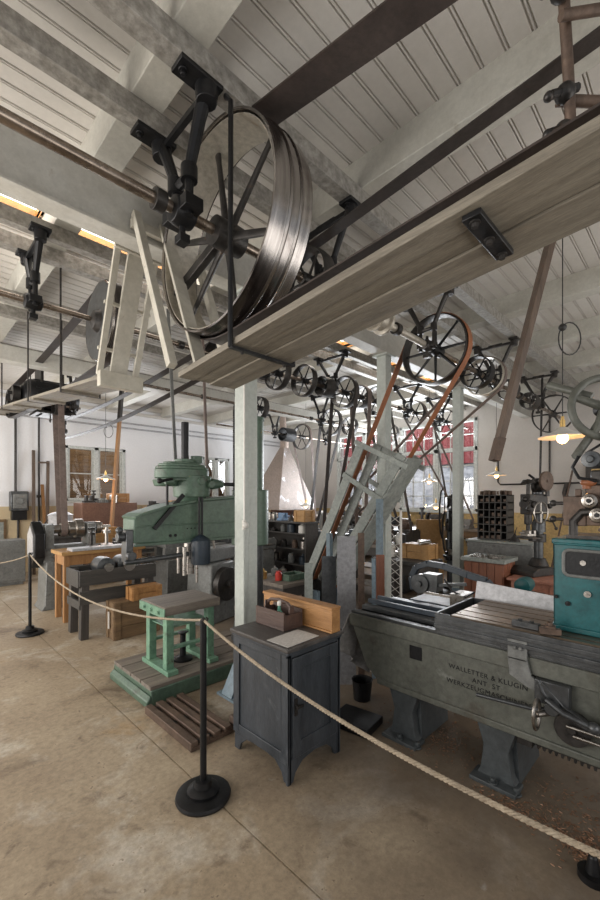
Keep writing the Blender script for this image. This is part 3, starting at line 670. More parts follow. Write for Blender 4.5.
# ---------------------------------------------------------------- hanging lamps
def lamp(x,y,z,r,label,top=4.19,loop=False,power=9,small=False):
    t = thing('hanging_lamp',label,'lamp',(x,y,z),0,'hanging enamel lamps')
    b = B(); b.lathe([(.02,.075),(.035,.07),(.05,.05),(r,0),(r+.004,-.008),(r-.004,-.004),(.05,.042),(.03,.05)],(x,y,z),'z',36,True); part('lamp_shade', b, MT['white'], t)
    b = B(); b.cyl((x,y,z+.04),(x,y,z+.13),.02); b.cyl((x,y,z+.13),(x,y,z+.16),.012); part('socket', b, MT['brass'], t)
    b = B(); b.sph((x,y,z-.012),.042,(1,1,1.1)); b.cyl((x,y,z+.01),(x,y,z+.05),.018); part('bulb', b, MT['bulb'], t)
    b = B(); b.cyl((x,y,z+.15),(x,y,top),.004,n=6)
    if loop: b.sph((x,y,loop),.03); b.tube([(x+.09*math.sin(a)*.7+.04,y-.09*math.sin(a)*.7-.04,loop-.09+.13*math.cos(a)) for a in [2*PI*i/20 for i in range(20)]],.005,6,True)
    part('cable', b, MT['wire'], t)
    d = bpy.data.lights.new('bulb_light','POINT'); d.energy=power*.25; d.color=(1,.5,.18); d.shadow_soft_size=.05
    o = bpy.data.objects.new('bulb_light', d); C.objects.link(o); o.location=(0,0,-.07); o.parent=t
lamp(3.78,.82,2.18,.17,'nearest hanging lamp with white shade and lit warm bulb',loop=3.05,power=10)
lamp(8.0,2.8,2.12,.17,'small lit hanging lamp left of the drill press',power=10)
lamp(7.7,3.85,1.52,.17,'lit lamp hung low over the benches below the window',power=12)
lamp(8.1,4.2,2.05,.16,'unobtrusive pale lamp hanging in front of the right window',power=6)
lamp(2.98,8.4,2.07,.17,'lit lamp hanging before the left wall window',loop=3.1,power=14)
lamp(7.1,6.9,1.5,.15,'bright warm lamp at the foot of the hood',power=20)

# ---------------------------------------------------------------- foreground: dark cabinet
CX0,CX1,CY0,CY1 = 1.635,2.115,1.735,2.275
t = thing('cabinet','blue-black wooden cabinet with panelled door behind the rope','cabinet',((CX0+CX1)/2,(CY0+CY1)/2,0))
b = B()
def panel_side(b, y0, y1, x, sgn):   # left face, X = const with arched apron
    pts=[(y0,0),(y0+.05,0),(y0+.07,.05),(y0+.13,.10),((y0+y1)/2,.115),(y1-.13,.10),(y1-.07,.05),(y1-.05,0),(y1,0),(y1,.78),(y0,.78)]
    b.prism(pts,'x',x,x+sgn*.016)
panel_side(b,CY0,CY1,CX0+.012,1); panel_side(b,CY0,CY1,CX1-.012,-1)
b.prism([(CX0+.01,.0),(CX0+.05,.0),(CX0+.07,.05),(CX0+.13,.10),((CX0+CX1)/2,.115),(CX1-.13,.10),(CX1-.07,.05),(CX1-.05,0),(CX1-.01,0),(CX1-.01,.14),(CX0+.01,.14)],'y',CY0+.006,CY0+.026)
b.box(CX0+.02,CX1-.02,CY1-.02,CY1,.1,.78); b.box(CX0+.02,CX1-.02,CY0+.03,CY1-.02,.12,.14)
# stiles and rails standing proud on the left side
for a,c_ in ((CY0,CY0+.06),(CY1-.06,CY1)): b.box(CX0,CX0+.013,a,c_,.0 if False else .12,.78)
b.box(CX0,CX0+.013,CY0+.06,CY1-.06,.72,.78); b.box(CX0,CX0+.013,CY0+.06,CY1-.06,.12,.18)
b.box(CX0,CX0+.03,CY0,CY0+.02,0,.78); b.box(CX1-.03,CX1,CY0,CY0+.02,0,.78); b.box(CX0,CX1,CY0,CY0+.02,.745,.78)
part('body', b, MT['cab'], t, .003)
b = B(); b.box(CX0-.02,CX1+.02,CY0-.02,CY1+.015,.785,.812); part('top', b, MT['cabtop'], t, .006)
b = B(); b.box(CX0-.008,CX1+.008,CY0-.008,CY1+.006,.765,.786); part('moulding', b, MT['cab'], t, .004)
b = B(); dx0,dx1=CX0+.035,CX1-.035; z0,z1=.145,.74; y=CY0-.006
b.box(dx0,dx0+.07,y,y+.02,z0,z1); b.box(dx1-.07,dx1,y,y+.02,z0,z1); b.box(dx0+.07,dx1-.07,y,y+.02,z1-.07,z1); b.box(dx0+.07,dx1-.07,y,y+.02,z0,z0+.09); b.box(dx0+.06,dx1-.06,y+.01,y+.016,z0+.08,z1-.06)
dr = part('door', b, MT['cab'], t, .004)
b = B(); b.box(dx0+.012,dx0+.034,y-.008,y,.40,.50); b.cyl((dx0+.023,y-.03,.46),(dx0+.023,y,.46),.008); b.box(dx0+.005,dx0+.06,y-.034,y-.026,.452,.468); part('latch', b, MT['iron'], dr)
# things on the cabinet
zc = .813
t = thing('tool_tote','dark wooden tote box with a bent handle on the cabinet','tote',(1.9,2.11,zc))
x0,x1,y0,y1=1.815,1.99,1.965,2.255
b = B(); b.box(x0,x1,y0,y1,zc,zc+.012); b.box(x0,x0+.014,y0,y1,zc+.012,zc+.12); b.box(x1-.014,x1,y0,y1,zc+.012,zc+.12); b.box(x0+.014,x1-.014,y0,y0+.014,zc+.012,zc+.10); b.box(x0+.014,x1-.014,y1-.014,y1,zc+.012,zc+.10)
part('box', b, MT['dwood'], t, .002)
b = B(); xm=(x0+x1)/2; b.prism([(xm-.03,zc+.01),(xm+.03,zc+.01),(xm+.018,zc+.15),(xm-.018,zc+.15)],'y',y0+.014,y0+.026); b.prism([(xm-.03,zc+.01),(xm+.03,zc+.01),(xm+.018,zc+.15),(xm-.018,zc+.15)],'y',y1-.026,y1-.014)
b.tube([(xm,y0+.02,zc+.13),(xm,y0+.06,zc+.16),(xm,(y0+y1)/2,zc+.172),(xm,y1-.06,zc+.16),(xm,y1-.02,zc+.13)],.012); part('handle', b, MT['dwood'], t)
t = thing('bottle','small green glass bottle with white stopper in the tote','bottle',(1.87,2.1,zc+.013))
b = B(); b.lathe([(.0,0),(.03,0),(.032,.01),(.032,.07),(.024,.09),(.011,.105),(.010,.135),(.0,.135)],(1.86,2.06,zc+.013),'z',24); part('body', b, MT['bottle'], t)
b = B(); b.lathe([(0,.135),(.013,.135),(.015,.15),(.011,.165),(0,.165)],(1.86,2.06,zc+.013),'z',16); part('stopper', b, MT['white'], t)
t = thing('wooden_channel','long pale wooden channel box lying across the cabinet','wooden box',(1.98,2.05,zc))
x0,x1,y0,y1=2.0,2.09,1.715,2.40
b = B(); b.box(x0,x1,y0,y1,zc,zc+.014); b.box(x0+.01,x0+.026,y0+.006,y1,zc+.014,zc+.15); b.box(x1-.026,x1-.01,y0+.006,y1,zc+.014,zc+.15); part('side_board', b, MT['boxwood'], t, .003)
b = B(); b.box(x0,x1,y0-.006,y1+.006,zc+.15,zc+.168); part('lid', b, MT['boxwood'], t, .004)
b = B(); b.box(x0+.004,x1-.004,y0-.002,y0+.01,zc+.01,zc+.15); part('end_board', b, MT['boxwood'], t, .002)
b = B(); b.bx((1.775,1.835,zc+.0015),(.28,.185,.002),rz=.04)
t = solo('paper_sheet', b, MT['paper'], 'printed sheet of paper lying on the cabinet top', 'paper')

# ---------------------------------------------------------------- rope barrier
def stanchion(x,y,label,h=1.0,m=None):
    t = thing('rope_stanchion',label,'stanchion',(x,y,0),0,'rope stanchions')
    b = B(); b.lathe([(0,0),(.15,0),(.155,.012),(.15,.026),(.12,.034),(.12,.034)],(x,y,0),'z',40); b.lathe([(.0,.03),(.085,.03),(.09,.05),(.07,.062),(.05,.066),(.045,.1),(.0,.1)],(x,y,0),'z',32); part('base', b, MT['black'], t)
    b = B(); b.cyl((x,y,.05),(x,y,h),.0185,n=20); part('pole', b, MT['black'], t)
    b = B(); b.tube([(x,y,h),(x,y,h+.012)],[.0185,.01],12); b.tube([(x+.018,y,h-.02),(x+.03,y,h),(x+.018,y,h+.012)],.005,6); part('rope_hook', b, MT['iron'], t)
stanchion(1.245,2.018,'near black rope stanchion in front of the cabinet')
stanchion(1.213,5.96,'far black rope stanchion beside the lathe')
stanchion(1.10,-.15,'black rope stanchion standing closest to the viewer, past the right edge',.93)
def rope(p0,p1,sag,label,fine=240):
    p0,p1=V(p0),V(p1); b=B()
    base=[p0.lerp(p1,i/fine)-V((0,0,4*sag*(i/fine)*(1-i/fine))) for i in range(fine+1)]
    L_=(p1-p0).length
    for s in range(3):
        pts=[]
        for i,p_ in enumerate(base):
            d=(base[min(i+1,fine)]-base[max(i-1,0)]).normalized(); sd,up=frame_of(d); a=2*PI*(i/fine*L_/.045)+s*2*PI/3
            pts.append(p_+(sd*math.cos(a)+up*math.sin(a))*.0040)
        b.tube(pts,.0047,6)
    return solo('barrier_rope', b, MT['rope'], label, 'rope')
rope((1.245,2.018,1.0),(1.213,5.96,.985),.21,'pale rope sagging between the two left stanchions',300)
rope((1.245,2.018,1.0),(1.10,-.15,.93),.10,'pale rope running from the near stanchion past the cabinet',300)
rope((1.213,5.96,.985),(.4,7.2,.98),.14,'pale rope leaving the far stanchion toward the left edge',100)

# ---------------------------------------------------------------- radial drill (green)
t = thing('radial_drill','large green radial drilling machine with long arm','drill',(2.3,3.57,0))
b = B(); b.box(1.48,2.75,3.175,3.96,.0,.13); b.prism([(1.48,0),(1.44,0),(1.44,.05),(1.48,.09)],'y',3.175,3.96)
part('base', b, MT['green'], t, .01)
for k_ in range(4):
    b = B(); y0=3.185+k_*.195; b.box(1.475,2.75,y0,y0+.18,.128,.16); part('base_plank', b, MT['gwood'], t, .004)
b = B(); b.cyl((2.79,3.57,0),(2.79,3.57,.35),.24,.17,n=40); b.cyl((2.79,3.57,.35),(2.79,3.57,1.22),.145,n=40); part('column_base', b, MT['bedd'], t)
b = B(); b.cyl((2.79,3.57,1.2),(2.79,3.57,2.54),.15,n=40); b.cyl((2.79,3.57,2.54),(2.79,3.57,2.57),.16,n=40); part('column', b, MT['green'], t)
b = B(); b.cyl((2.62,3.60,1.6),(2.62,3.60,2.68),.028,n=16)
for k_ in range(50): b.lathe([(.028,0),(.034,.006),(.028,.012)],(2.62,3.60,1.65+k_*.02),'z',14)
part('lifting_screw', b, MT['black'], t)
# arm: tapered beam with flange
ya,yb=3.44,3.68
b = B(); prof=[(1.45,1.30),(2.95,1.26),(2.95,1.72),(2.6,1.70),(2.1,1.665),(1.75,1.61),(1.5,1.54),(1.45,1.51)]
b.prism(prof,'y',ya,yb); b.cyl((2.79,3.57,1.18),(2.79,3.57,1.78),.2,n=36); part('arm', b, MT['green'], t, .012)
b = B()
top=[(1.45,1.51),(1.5,1.54),(1.75,1.61),(2.1,1.665),(2.6,1.70),(2.75,1.71)]
for i in range(len(top)-1):
    b.beam((top[i][0],(ya+yb)/2-.01,top[i][1]+.008),(top[i+1][0],(ya+yb)/2-.01,top[i+1][1]+.008),yb-ya+.05,.022,(0,1,0))
b.box(1.45,2.7,ya-.02,ya,1.275,1.30); b.box(1.46,2.68,ya-.012,ya,1.44,1.452); part('arm_flange', b, MT['green'], t, .003)
b = B()
for x,z in ((1.78,1.35),(1.83,1.35),(2.55,1.34)): b.cyl((x,ya-.006,z),(x,ya+.002,z),.014)
for x in (1.95,1.99,2.03,2.07): b.cyl((x,ya-.004,1.405),(x,ya+.002,1.405),.007)
part('screw', b, MT['black'], t)
# saddle end gear
b = B(); b.box(1.39,1.45,3.45,3.56,1.14,1.42); b.cyl((1.39,3.5,1.36),(1.33,3.5,1.36),.04); b.cyl((1.42,3.45,1.2),(1.42,3.40,1.2),.04); b.sph((1.34,3.47,1.42),.03); b.cyl((1.36,3.42,1.15),(1.95,3.42,1.17),.022); part('feed_gearbox', b, MT['bedd'], t, .006)
# head on top of the arm
b = B()
outl=[(1.70,-.09),(1.74,-.13),(1.9,-.17),(2.2,-.16),(2.24,-.1),(2.24,.1),(2.2,.16),(1.9,.17),(1.74,.12),(1.70,.08)]
import math as _m
o1=[(1.98+.28*math.cos(a)*(1.0 if math.cos(a)<0 else .95),3.57+.17*math.sin(a)) for a in [2*PI*i/28 for i in range(28)]]
for sc_,za,zb_ in ((.93,1.85,1.875),(1.0,1.875,1.96),(.97,1.96,1.985),(.88,1.985,2.01),(.7,2.01,2.03)): b.prism([(1.98+(x-1.98)*sc_,3.57+(y-3.57)*sc_) for x,y in o1],'z',za,zb_)
b.cyl((1.80,3.57,1.80),(1.80,3.57,1.86),.1,.12,n=24)
b.cyl((2.06,3.55,1.70),(2.06,3.55,1.90),.17,.19,n=32); b.cyl((2.06,3.55,1.62),(2.06,3.55,1.72),.1,.15,n=28)
b.cyl((2.24,3.50,1.83),(2.38,3.50,1.83),.06,.035,n=18)
part('head', b, MT['green'], t, .006, smooth=50)
b = B(); b.cyl((2.05,3.42,1.85),(2.05,3.34,1.85),.035); b.cyl((2.16,3.44,1.83),(2.16,3.34,1.82),.035); b.cyl((2.0,3.57,2.03),(2.0,3.57,2.06),.1,n=24); b.cyl((2.12,3.56,2.03),(2.12,3.56,2.10),.06,n=18); b.cyl((1.72,3.42,1.84),(1.80,3.42,1.84),.03); part('cap', b, MT['greenl'] if False else MT['green'], t, .004)
b = B(); b.cyl((2.38,3.50,1.83),(2.75,3.50,1.83),.018); b.cyl((1.76,3.46,1.83),(1.76,3.46,1.45),.012); b.tube([(1.78,3.40,1.86),(1.68,3.40,1.84),(1.66,3.40,1.84)],.014); b.sph((1.66,3.40,1.84),.025); b.cyl((2.0,3.57,2.05),(2.0,3.57,2.42),.036); b.beam((1.62,3.42,1.42),(1.90,3.42,1.72),.02,.035); part('spindle_rod', b, MT['black'], t)
b = B(); b.cyl((2.045,3.385,1.7),(2.045,3.385,1.32),.01); b.cyl((2.075,3.385,1.7),(2.075,3.385,1.32),.01); part('weight_rod', b, MT['black'], t)
b = B(); b.lathe([(0,1.07),(.085,1.07),(.09,1.09),(.09,1.29),(.07,1.31),(.03,1.34),(0,1.35)],(2.06,3.385,0),'z',28); part('counterweight', b, MT['bluesh'], t)
b = B(); b.cyl((2.06,3.6,.95),(2.06,3.6,1.25),.05); b.cyl((2.02,3.385,.9),(2.02,3.385,1.1),.012); b.cyl((1.9,3.40,.98),(1.9,3.40,1.24),.02); b.cyl((1.86,3.44,1.0),(1.86,3.44,1.24),.014); part('drill_spindle', b, MT['steel'], t)
for x,y,lb in ((1.93,3.66,'left slanting belt rod rising from the green drill head'),(2.36,3.75,'right rod rising from behind the green drill head')):
    b = B(); b.beam((x+.02,y,2.03 if x<2 else 1.5),(x-.06,y,3.5),.03,.012,(1,0,0)); solo('drive_belt', b, MT['beltb'] if x>2 else MT['grey'], lb, 'belt')
# green stand with wooden top on the drill base
t = thing('work_stand','bright green iron stand with thick wooden top on the drill base','stand',(1.93,3.5,.16))
b = B(); b.box(1.64,2.2,3.27,3.74,.675,.752); part('tabletop', b, MT['gwood'], t, .006)
b = B(); b.box(1.632,1.642,3.26,3.75,.66,.74)
for y in (3.36,3.5,3.64): b.bolt((1.632,y,.70),'-x',.014,.012)
part('edge_plate', b, MT['greenl'], t, .002)
for x in (1.71,2.12):
    for y in (3.34,3.67):
        b = B(); b.box(x-.035,x+.035,y-.035,y+.035,.16,.675); part('leg', b, MT['greenl'], t, .005)
b = B(); b.box(1.66,1.76,3.25,3.76,.16,.20); b.box(2.07,2.17,3.25,3.76,.16,.20); b.box(1.7,2.12,3.31,3.36,.36,.385); b.box(1.7,2.12,3.65,3.7,.36,.385); b.box(1.7,2.12,3.32,3.69,.55,.56); part('rail', b, MT['greenl'], t, .004)
b = B(); b.lathe([(0,.16),(.09,.16),(.09,.18),(.03,.2),(.025,.4),(.05,.42),(.0,.43)],(1.95,3.52,0),'z',20); solo('screw_jack', b, MT['black'], 'small black screw jack standing inside the green stand', 'jack')
# slotted plate on the floor
t = thing('slotted_plate','rusty slotted clamping plate lying on the floor by the cabinet','plate',(1.5,2.75,0))
b = B(); b.box(1.40,1.74,2.42,3.12,0,.03)
for k_ in range(4): b.box(1.40+k_*.09,1.455+k_*.09,2.42,3.12,.03,.06)
part('plate', b, MT['rusty'], t, .004)
b = B()
for y in (2.46,2.78,3.06):
    for k_ in range(3): b.bolt((1.47+k_*.09,y,.03),'z',.012,.012)
part('bolt', b, MT['iron'], t)
b = B(); b.box(1.76,1.95,2.32,2.5,0,.09); b.cyl((1.8,2.36,.09),(1.8,2.36,.13),.02); solo('iron_block', b, MT['rusty'], 'rusty iron block on the floor behind the stanchion', 'block', bev=.006)

# ---------------------------------------------------------------- planer (right)
PX = 2.5
t = thing('planer','long olive-grey planing machine bed with T-slot table','planer',(2.8,.3,0))
b = B()
b.prism([(-1.6,.36),(1.70,.36),(1.80,.44),(1.93,.72),(1.93,.815),(-1.6,.815)],'x',PX,3.06)
b.prism([(-1.6,.72),(1.93,.72),(1.945,.74),(1.945,.80),(1.93,.815),(-1.6,.815)],'x',PX-.022,3.08); b.box(PX-.014,PX+.02,-1.6,1.70,.345,.385)
part('bed', b, MT['bed'], t, .006)
b = B(); b.box(PX-.018,PX+.04,-1.6,1.93,.815,.835); b.box(PX+.12,PX+.19,-1.6,1.93,.815,.85); b.box(PX+.36,PX+.43,-1.6,1.93,.815,.85); b.box(3.0,3.08,-1.6,1.93,.815,.835)
part('slideway', b, MT['bedd'], t, .004)
b = B(); b.box(PX+.20,PX+.23,1.25,1.93,.85,.885); b.box(PX+.33,PX+.36,1.25,1.93,.85,.885); part('rail', b, MT['bluesh'], t, .003)
# feet
for y0,y1 in ((.80,.98),(-.95,-.77),(1.42,1.6)):
    b = B(); b.prism([(y0-.03,0),(y1+.03,0),(y1+.0,.06),(y1-.02,.20),(y1+.02,.33),(y1+.03,.36),(y0-.03,.36),(y0-.02,.33),(y0+.02,.20),(y0,.06)],'x',PX+.03,PX+.1)
    b.prism([(y0-.02,0),(y1+.02,0),(y1,.36),(y0,.36)],'x',PX+.1,3.0); b.bolt((PX+.01,(y0+y1)/2-.12,.0),'z',.018,.03); b.box(PX-.04,PX+.1,y0-.04,y1+.04,0,.025)
    b.bolt((PX-.015,(y0+y1)/2,.025),'z',.016,.02)
    part('foot', b, MT['footm'], t, .006)
# table with T slots
TX0,TX1,TY0,TY1=2.47,3.04,-1.6,1.24
b = B(); zb,zt=.868,.955
xs_=[TX0]; prof=[(TX0,zb),(TX1,zb),(TX1,zt)]
for k_ in range(4,-1,-1):
    xc=TX0+.07+k_*(TX1-TX0-.12)/4; prof+=[(xc+.009,zt),(xc+.009,zt-.022),(xc+.02,zt-.022),(xc+.02,zt-.04),(xc-.02,zt-.04),(xc-.02,zt-.022),(xc-.009,zt-.022),(xc-.009,zt)]
prof+=[(TX0+.015,zt),(TX0,zt-.012)]
b.prism(prof,'y',TY0,TY1-.10); part('table', b, MT['table'], t)
b = B(); b.box(TX0,TX1,TY1-.10,TY1-.085,zb,zt-.02); b.box(TX0,TX1,TY1-.015,TY1,zb,zt); b.box(TX0,TX1,TY1-.1,TY1,zb,zb+.02); b.box(TX0,TX0+.012,TY1-.1,TY1,zb,zt); b.box(TX1-.012,TX1,TY1-.1,TY1,zb,zt); part('end_tray', b, MT['bedd'], t, .003)
b = B(); b.box(TX0-.008,TX0+.002,TY0,TY1,.862,.95); b.box(TX0-.015,TX0,TY0,TY1,.90,.925); b.box(TX0-.022,TX0,TY0,TY1,.862,.885); b.box(TX0,TX1,TY0,TY1,.835,.868); part('table_edge', b, MT['bedd'], t, .003)
# plaque, bracket, levers, gears, rack
b = B(); b.box(PX-.005,PX,1.35,1.44,.60,.69); part('plaque', b, MT['black'], t, .002)
b = B(); b.box(PX-.045,PX-.02,.70,.80,.79,.90); b.prism([(.70,.80),(.80,.80),(.79,.70),(.70,.655),(.62,.64),(.62,.69),(.68,.72)],'x',PX-.045,PX-.025); b.bolt((PX-.045,.76,.86),'-x',.01,.012); b.bolt((PX-.045,.73,.86),'-x',.01,.012); part('stop_bracket', b, MT['grey'], t, .004)
b = B(); b.cyl((PX-.10,.95,.55),(PX-.07,.66,.56),.011); b.cyl((PX-.07,.66,.56),(PX-.06,.60,.565),.018); part('lever', b, MT['bedd'], t)
b = B()
pts=[(PX-.08+.0,.62+.03*math.sin(a)*.3,.55+.075*math.cos(a)) for a in [PI*i/14 for i in range(15)]]
b.tube([(PX-.13+.055*math.sin(a),.63,.565+.075*math.cos(a)) for a in [2*PI*i/24 for i in range(24)]],.009,8,True); b.cyl((PX-.13,.63,.565),(PX,.55,.565),.016); b.cyl((PX-.185,.63,.565),(PX-.075,.63,.565),.008); part('handwheel', b, MT['steel'], t)
b = B(); b.box(PX-.06,PX,.50,.66,.60,.72); b.beam((PX-.05,.64,.70),(PX-.05,.54,.60),.03,.05,(1,0,0)); b.beam((PX-.05,.55,.61),(PX-.05,.38,.53),.03,.04,(1,0,0)); b.cyl((PX-.10,.57,.6),(PX,.57,.6),.035); b.tube([(PX-.09,.6,.64),(PX-.10,.52,.60),(PX-.10,.40,.575)],.016); b.sph((PX-.10,.39,.575),.028); b.tube([(PX-.05,.64,.72),(PX-.06,.62,.66),(PX-.05,.59,.62)],.013); part('feed_linkage', b, MT['bedd'], t, .004)
b = B(); b.cyl((PX-.05,.49,.505),(PX,.49,.505),.082,n=36); b.cyl((PX-.07,.49,.505),(PX-.05,.49,.505),.02); part('gear_disc', b, MT['iron'], t, .003)
b = B(); b.cyl((PX-.075,.51,.53),(PX-.065,-.3,.53),.008); b.cyl((PX-.075,.48,.49),(PX-.065,-.3,.485),.008); part('rod', b, MT['steel'], t)
b = B(); b.box(PX-.03,PX-.0,-1.0,.38,.56,.80); part('apron_plate', b, MT['bed'], t, .006)
b = B(); b.box(2.62,2.68,-1.0,.75,.27,.31)
for k_ in range(58): y=-1.0+k_*.03; b.prism([(y,.27),(y+.018,.27),(y+.014,.25),(y+.004,.25)],'x',2.62,2.68)
b.cyl((2.6,.70,.33),(2.6,.85,.33),.035); b.box(2.55,2.7,.70,.78,.28,.36); part('toothed_rack', b, MT['iron'], t)
# lettering, dark stencilled text on the bed
def text_mesh(txt, size, name, m, parent, loc, rot):
    cu = bpy.data.curves.new(name,'FONT'); cu.body=txt; cu.size=size; cu.extrude=.0006; cu.space_character=1.1; cu.space_line=1.15; cu.align_x='CENTER'
    o = bpy.data.objects.new(name, cu); C.objects.link(o)
    dg = bpy.context.evaluated_depsgraph_get(); me = bpy.data.meshes.new_from_object(o.evaluated_get(dg)); bpy.data.objects.remove(o)
    o = bpy.data.objects.new(name, me); C.objects.link(o); me.materials.clear(); me.materials.append(m)
    o.parent = parent; o.location = V(loc)-root_loc(parent); o.rotation_euler = rot
    return o
text_mesh('WALLETTER & KLUGIN\nANT  ST\nWERKZEUGMASCHINEN',.041,'lettering',MT['black'],t,(PX-.0015,.935,.615),(PI/2,0,-PI/2))
# clamps and blocks on the table
b = B(); b.box(2.52,2.56,.66,.80,.956,.99); b.cyl((2.54,.70,.99),(2.54,.70,1.0),.012); b.cyl((2.54,.76,.99),(2.54,.76,1.0),.012); solo('clamp_bar', b, MT['bedd'], 'short dark steel clamp bar with two holes on the planer table', 'clamp', bev=.003)
b = B(); b.bx((2.50,.60,.975),(.03,.1,.03),rz=.4); b.cyl((2.50,.60,.99),(2.50,.60,1.02),.014); b.bx((2.50,.60,1.0),(.05,.05,.012),rz=.2); solo('clamp_bolt', b, MT['rusty'], 'rusty clamp bolt at the foot of the teal machine head', 'clamp')
# tilted pale guard sheet behind table
b = B(); b.add([(3.09,1.24,.90),(3.09,.70,.90),(3.14,.70,1.03),(3.14,1.24,1.06),(3.097,1.24,.90),(3.097,.70,.90),(3.147,.70,1.03),(3.147,1.24,1.06)],[(0,1,2,3),(7,6,5,4),(0,4,5,1),(1,5,6,2),(2,6,7,3),(3,7,4,0)])
solo('sheet_guard', b, MT['greyl'], 'pale grey sheet metal guard standing behind the planer table', 'guard')
# swarf
b = B(); rnd=random.Random(3)
for (cx,cy,rx,ry,n) in ((2.36,.42,.12,.12,420),(2.40,.72,.1,.25,260),(2.72,1.35,.3,.3,420),(2.6,.5,.25,.3,300)):
    for i in range(n):
        x=cx+rnd.gauss(0,rx*.55); y=cy+rnd.gauss(0,ry*.55); s=rnd.uniform(.003,.008); z=rnd.uniform(0,.006)
        b.bx((x,y,z+.002),(s*2.2,s*.6,s*.5),rz=rnd.uniform(0,6.3),rx=rnd.uniform(-.6,.6))
solo('metal_shavings', b, mat('rusty_shavings',(.34,.19,.11),(.16,.09,.06),scale=30,rough=.5,metal=.4), 'rust-coloured metal shavings scattered on the floor under the planer', 'shavings', kind='stuff')
# bucket, slab and cloth near the left end of the bed
t = thing('bucket','small black bucket on the floor at the planer bed end','bucket',(2.84,2.08,0))
b = B(); b.lathe([(0,0),(.07,0),(.085,.16),(.09,.165),(.078,.16),(.065,.01),(0,.01)],(2.80,2.06,0),'z',28); part('body', b, MT['black'], t)
b = B(); b.tube([(2.80+.088*math.cos(a),2.06-.03,.155-.09*math.sin(a)*0.6) for a in [PI*i/12 for i in range(13)]],.004,6); part('handle', b, MT['iron'], t)
b = B(); b.bx((2.45,1.86,.03),(.26,.32,.06),rz=.15); solo('floor_slab', b, MT['black'], 'dark flat slab on the floor below the bed', 'slab', bev=.008)
b = B(); n=14
vs=[];fs=[]
for i in range(n+1):
    f=i/n
    for j in range(9):
        g=j/8; x=2.50+.34*g; y=1.965+.05*math.sin(g*9+f*2)*f+.10*f; z=.80-(.30+.28*g)*f
        vs.append((x,y,z))
for i in range(n):
    for j in range(8): fs.append((i*9+j,i*9+j+1,(i+1)*9+j+1,(i+1)*9+j))
b.add(vs,fs); o = solo('hanging_cloth', b, mat('dusty_grey_cloth',(.30,.29,.28),(.2,.19,.18),scale=5,rough=.9), 'dusty grey cloth hanging off the left end of the planer', 'cloth')
q=o.modifiers.new('thick','SOLIDIFY'); q.thickness=.008

# teal machine head on the table
t = thing('milling_head','teal painted machine head with dark window on the planer table','machine head',(2.8,.2,.956))
x0,x1,y0,y1,z0,z1=2.63,2.98,-.25,.615,.956,1.465
b = B(); b.box(x0,x1,y0,y1,z0+.02,z1-.02); b.box(x0-.012,x1,y0-.01,y1+.01,z0,z0+.03); b.box(x0-.008,x1,y0,y1+.008,z1-.03,z1)
b.box(x0-.012,x0,y0,y1,z1-.035,z1-.02); part('housing', b, MT['teal'], t, .008)
def rrect(y0,y1,z0,z1,r,n=5):
    pts=[]
    for cy,cz,a0 in ((y1-r,z1-r,0),(y0+r,z1-r,90),(y0+r,z0+r,180),(y1-r,z0+r,270)):
        for i in range(n+1):
            a=math.radians(a0+90*i/n); pts.append((cy+r*math.cos(a),cz+r*math.sin(a)))
    return pts
b = B(); pts=rrect(.08,.565,1.265,1.405,.03); b.prism(pts,'x',x0-.002,x0+.001); part('window_recess', b, MT['black'], t)
b = B(); b.tube([(x0-.004,p_,q_) for p_,q_ in pts],.009,8,True); part('window_rim', b, MT['grey'], t)
b = B(); b.cyl((x0-.01,.475,1.34),(x0,.475,1.34),.014); b.box(x0-.008,x0,.29,.32,1.27,1.40); part('window_fitting', b, MT['steel'], t)
for y,z,r in ((.455,1.175,.017),(.375,1.165,.017),(.545,1.11,.013),(.34,1.055,.02),(.31,1.10,.012),(.60,1.14,.01),(.18,1.17,.018),(.14,1.06,.02)):
    b = B(); b.lathe([(0,-.016),(r*.5,-.016),(r*.55,-.010),(r,-.010),(r,0)],(x0,y,z),'x',18); part('knob', b, MT['steel'] if r>.015 else MT['black'], t)
b = B(); b.box(x0-.006,x0,.31,.40,1.225,1.24); b.box(x0-.006,x0,.35,.50,1.43,1.455); part('nameplate', b, MT['bedd'], t)
# upper works
t2 = thing('spindle_unit','dark spindle unit with two pale dials above the teal head','spindle unit',(2.8,.3,1.466))
b = B(); b.box(2.66,2.9,-.2,.56,1.466,1.485); b.tube([(2.68,.53,1.48),(2.68,.53,1.56),(2.68,.49,1.61),(2.68,.42,1.62),(2.68,.1,1.62)],.022,10); part('swan_neck', b, MT['iron'], t2)
b = B(); b.box(2.68,2.74,.47,.58,1.535,1.70); b.box(2.66,2.69,.49,.52,1.70,1.74); b.box(2.68,2.78,.1,.47,1.54,1.76); b.bx((2.67,.30,1.52),(.03,.2,.12),rx=.5); part('cutter_slide', b, MT['rusty'], t2, .005)
for z in (1.57,1.66):
    b = B(); b.cyl((2.69,.56,z),(2.69,.635,z),.010); b.sph((2.69,.63,z),.019); part('clamp_screw', b, MT['iron'], t2)
for y,z in ((.445,1.675),(.41,1.60)):
    b = B(); b.lathe([(0,-.045),(.02,-.045),(.024,-.03),(.036,-.026),(.042,-.01),(.04,0),(0,0)],(2.64,y,z),'x',32); part('dial', b, MT['steel'], t2, label='pale round dial')
    b = B(); b.lathe([(0,-.056),(.01,-.056),(.012,-.045),(0,-.045)],(2.64,y,z),'x',16); part('dial_hub', b, MT['black'], t2)
    b = B(); b.cyl((2.64,y,z),(2.70,y,z),.016); part('dial_spindle', b, MT['iron'], t2)
b = B(); b.box(2.68,2.86,-.15,.45,1.76,1.84); b.box(2.70,2.84,-.1,.40,1.84,2.04); b.cyl((2.66,.2,1.98),(2.7,.2,1.98),.05,n=20); part('gear_head', b, MT['iron'], t2, .008)
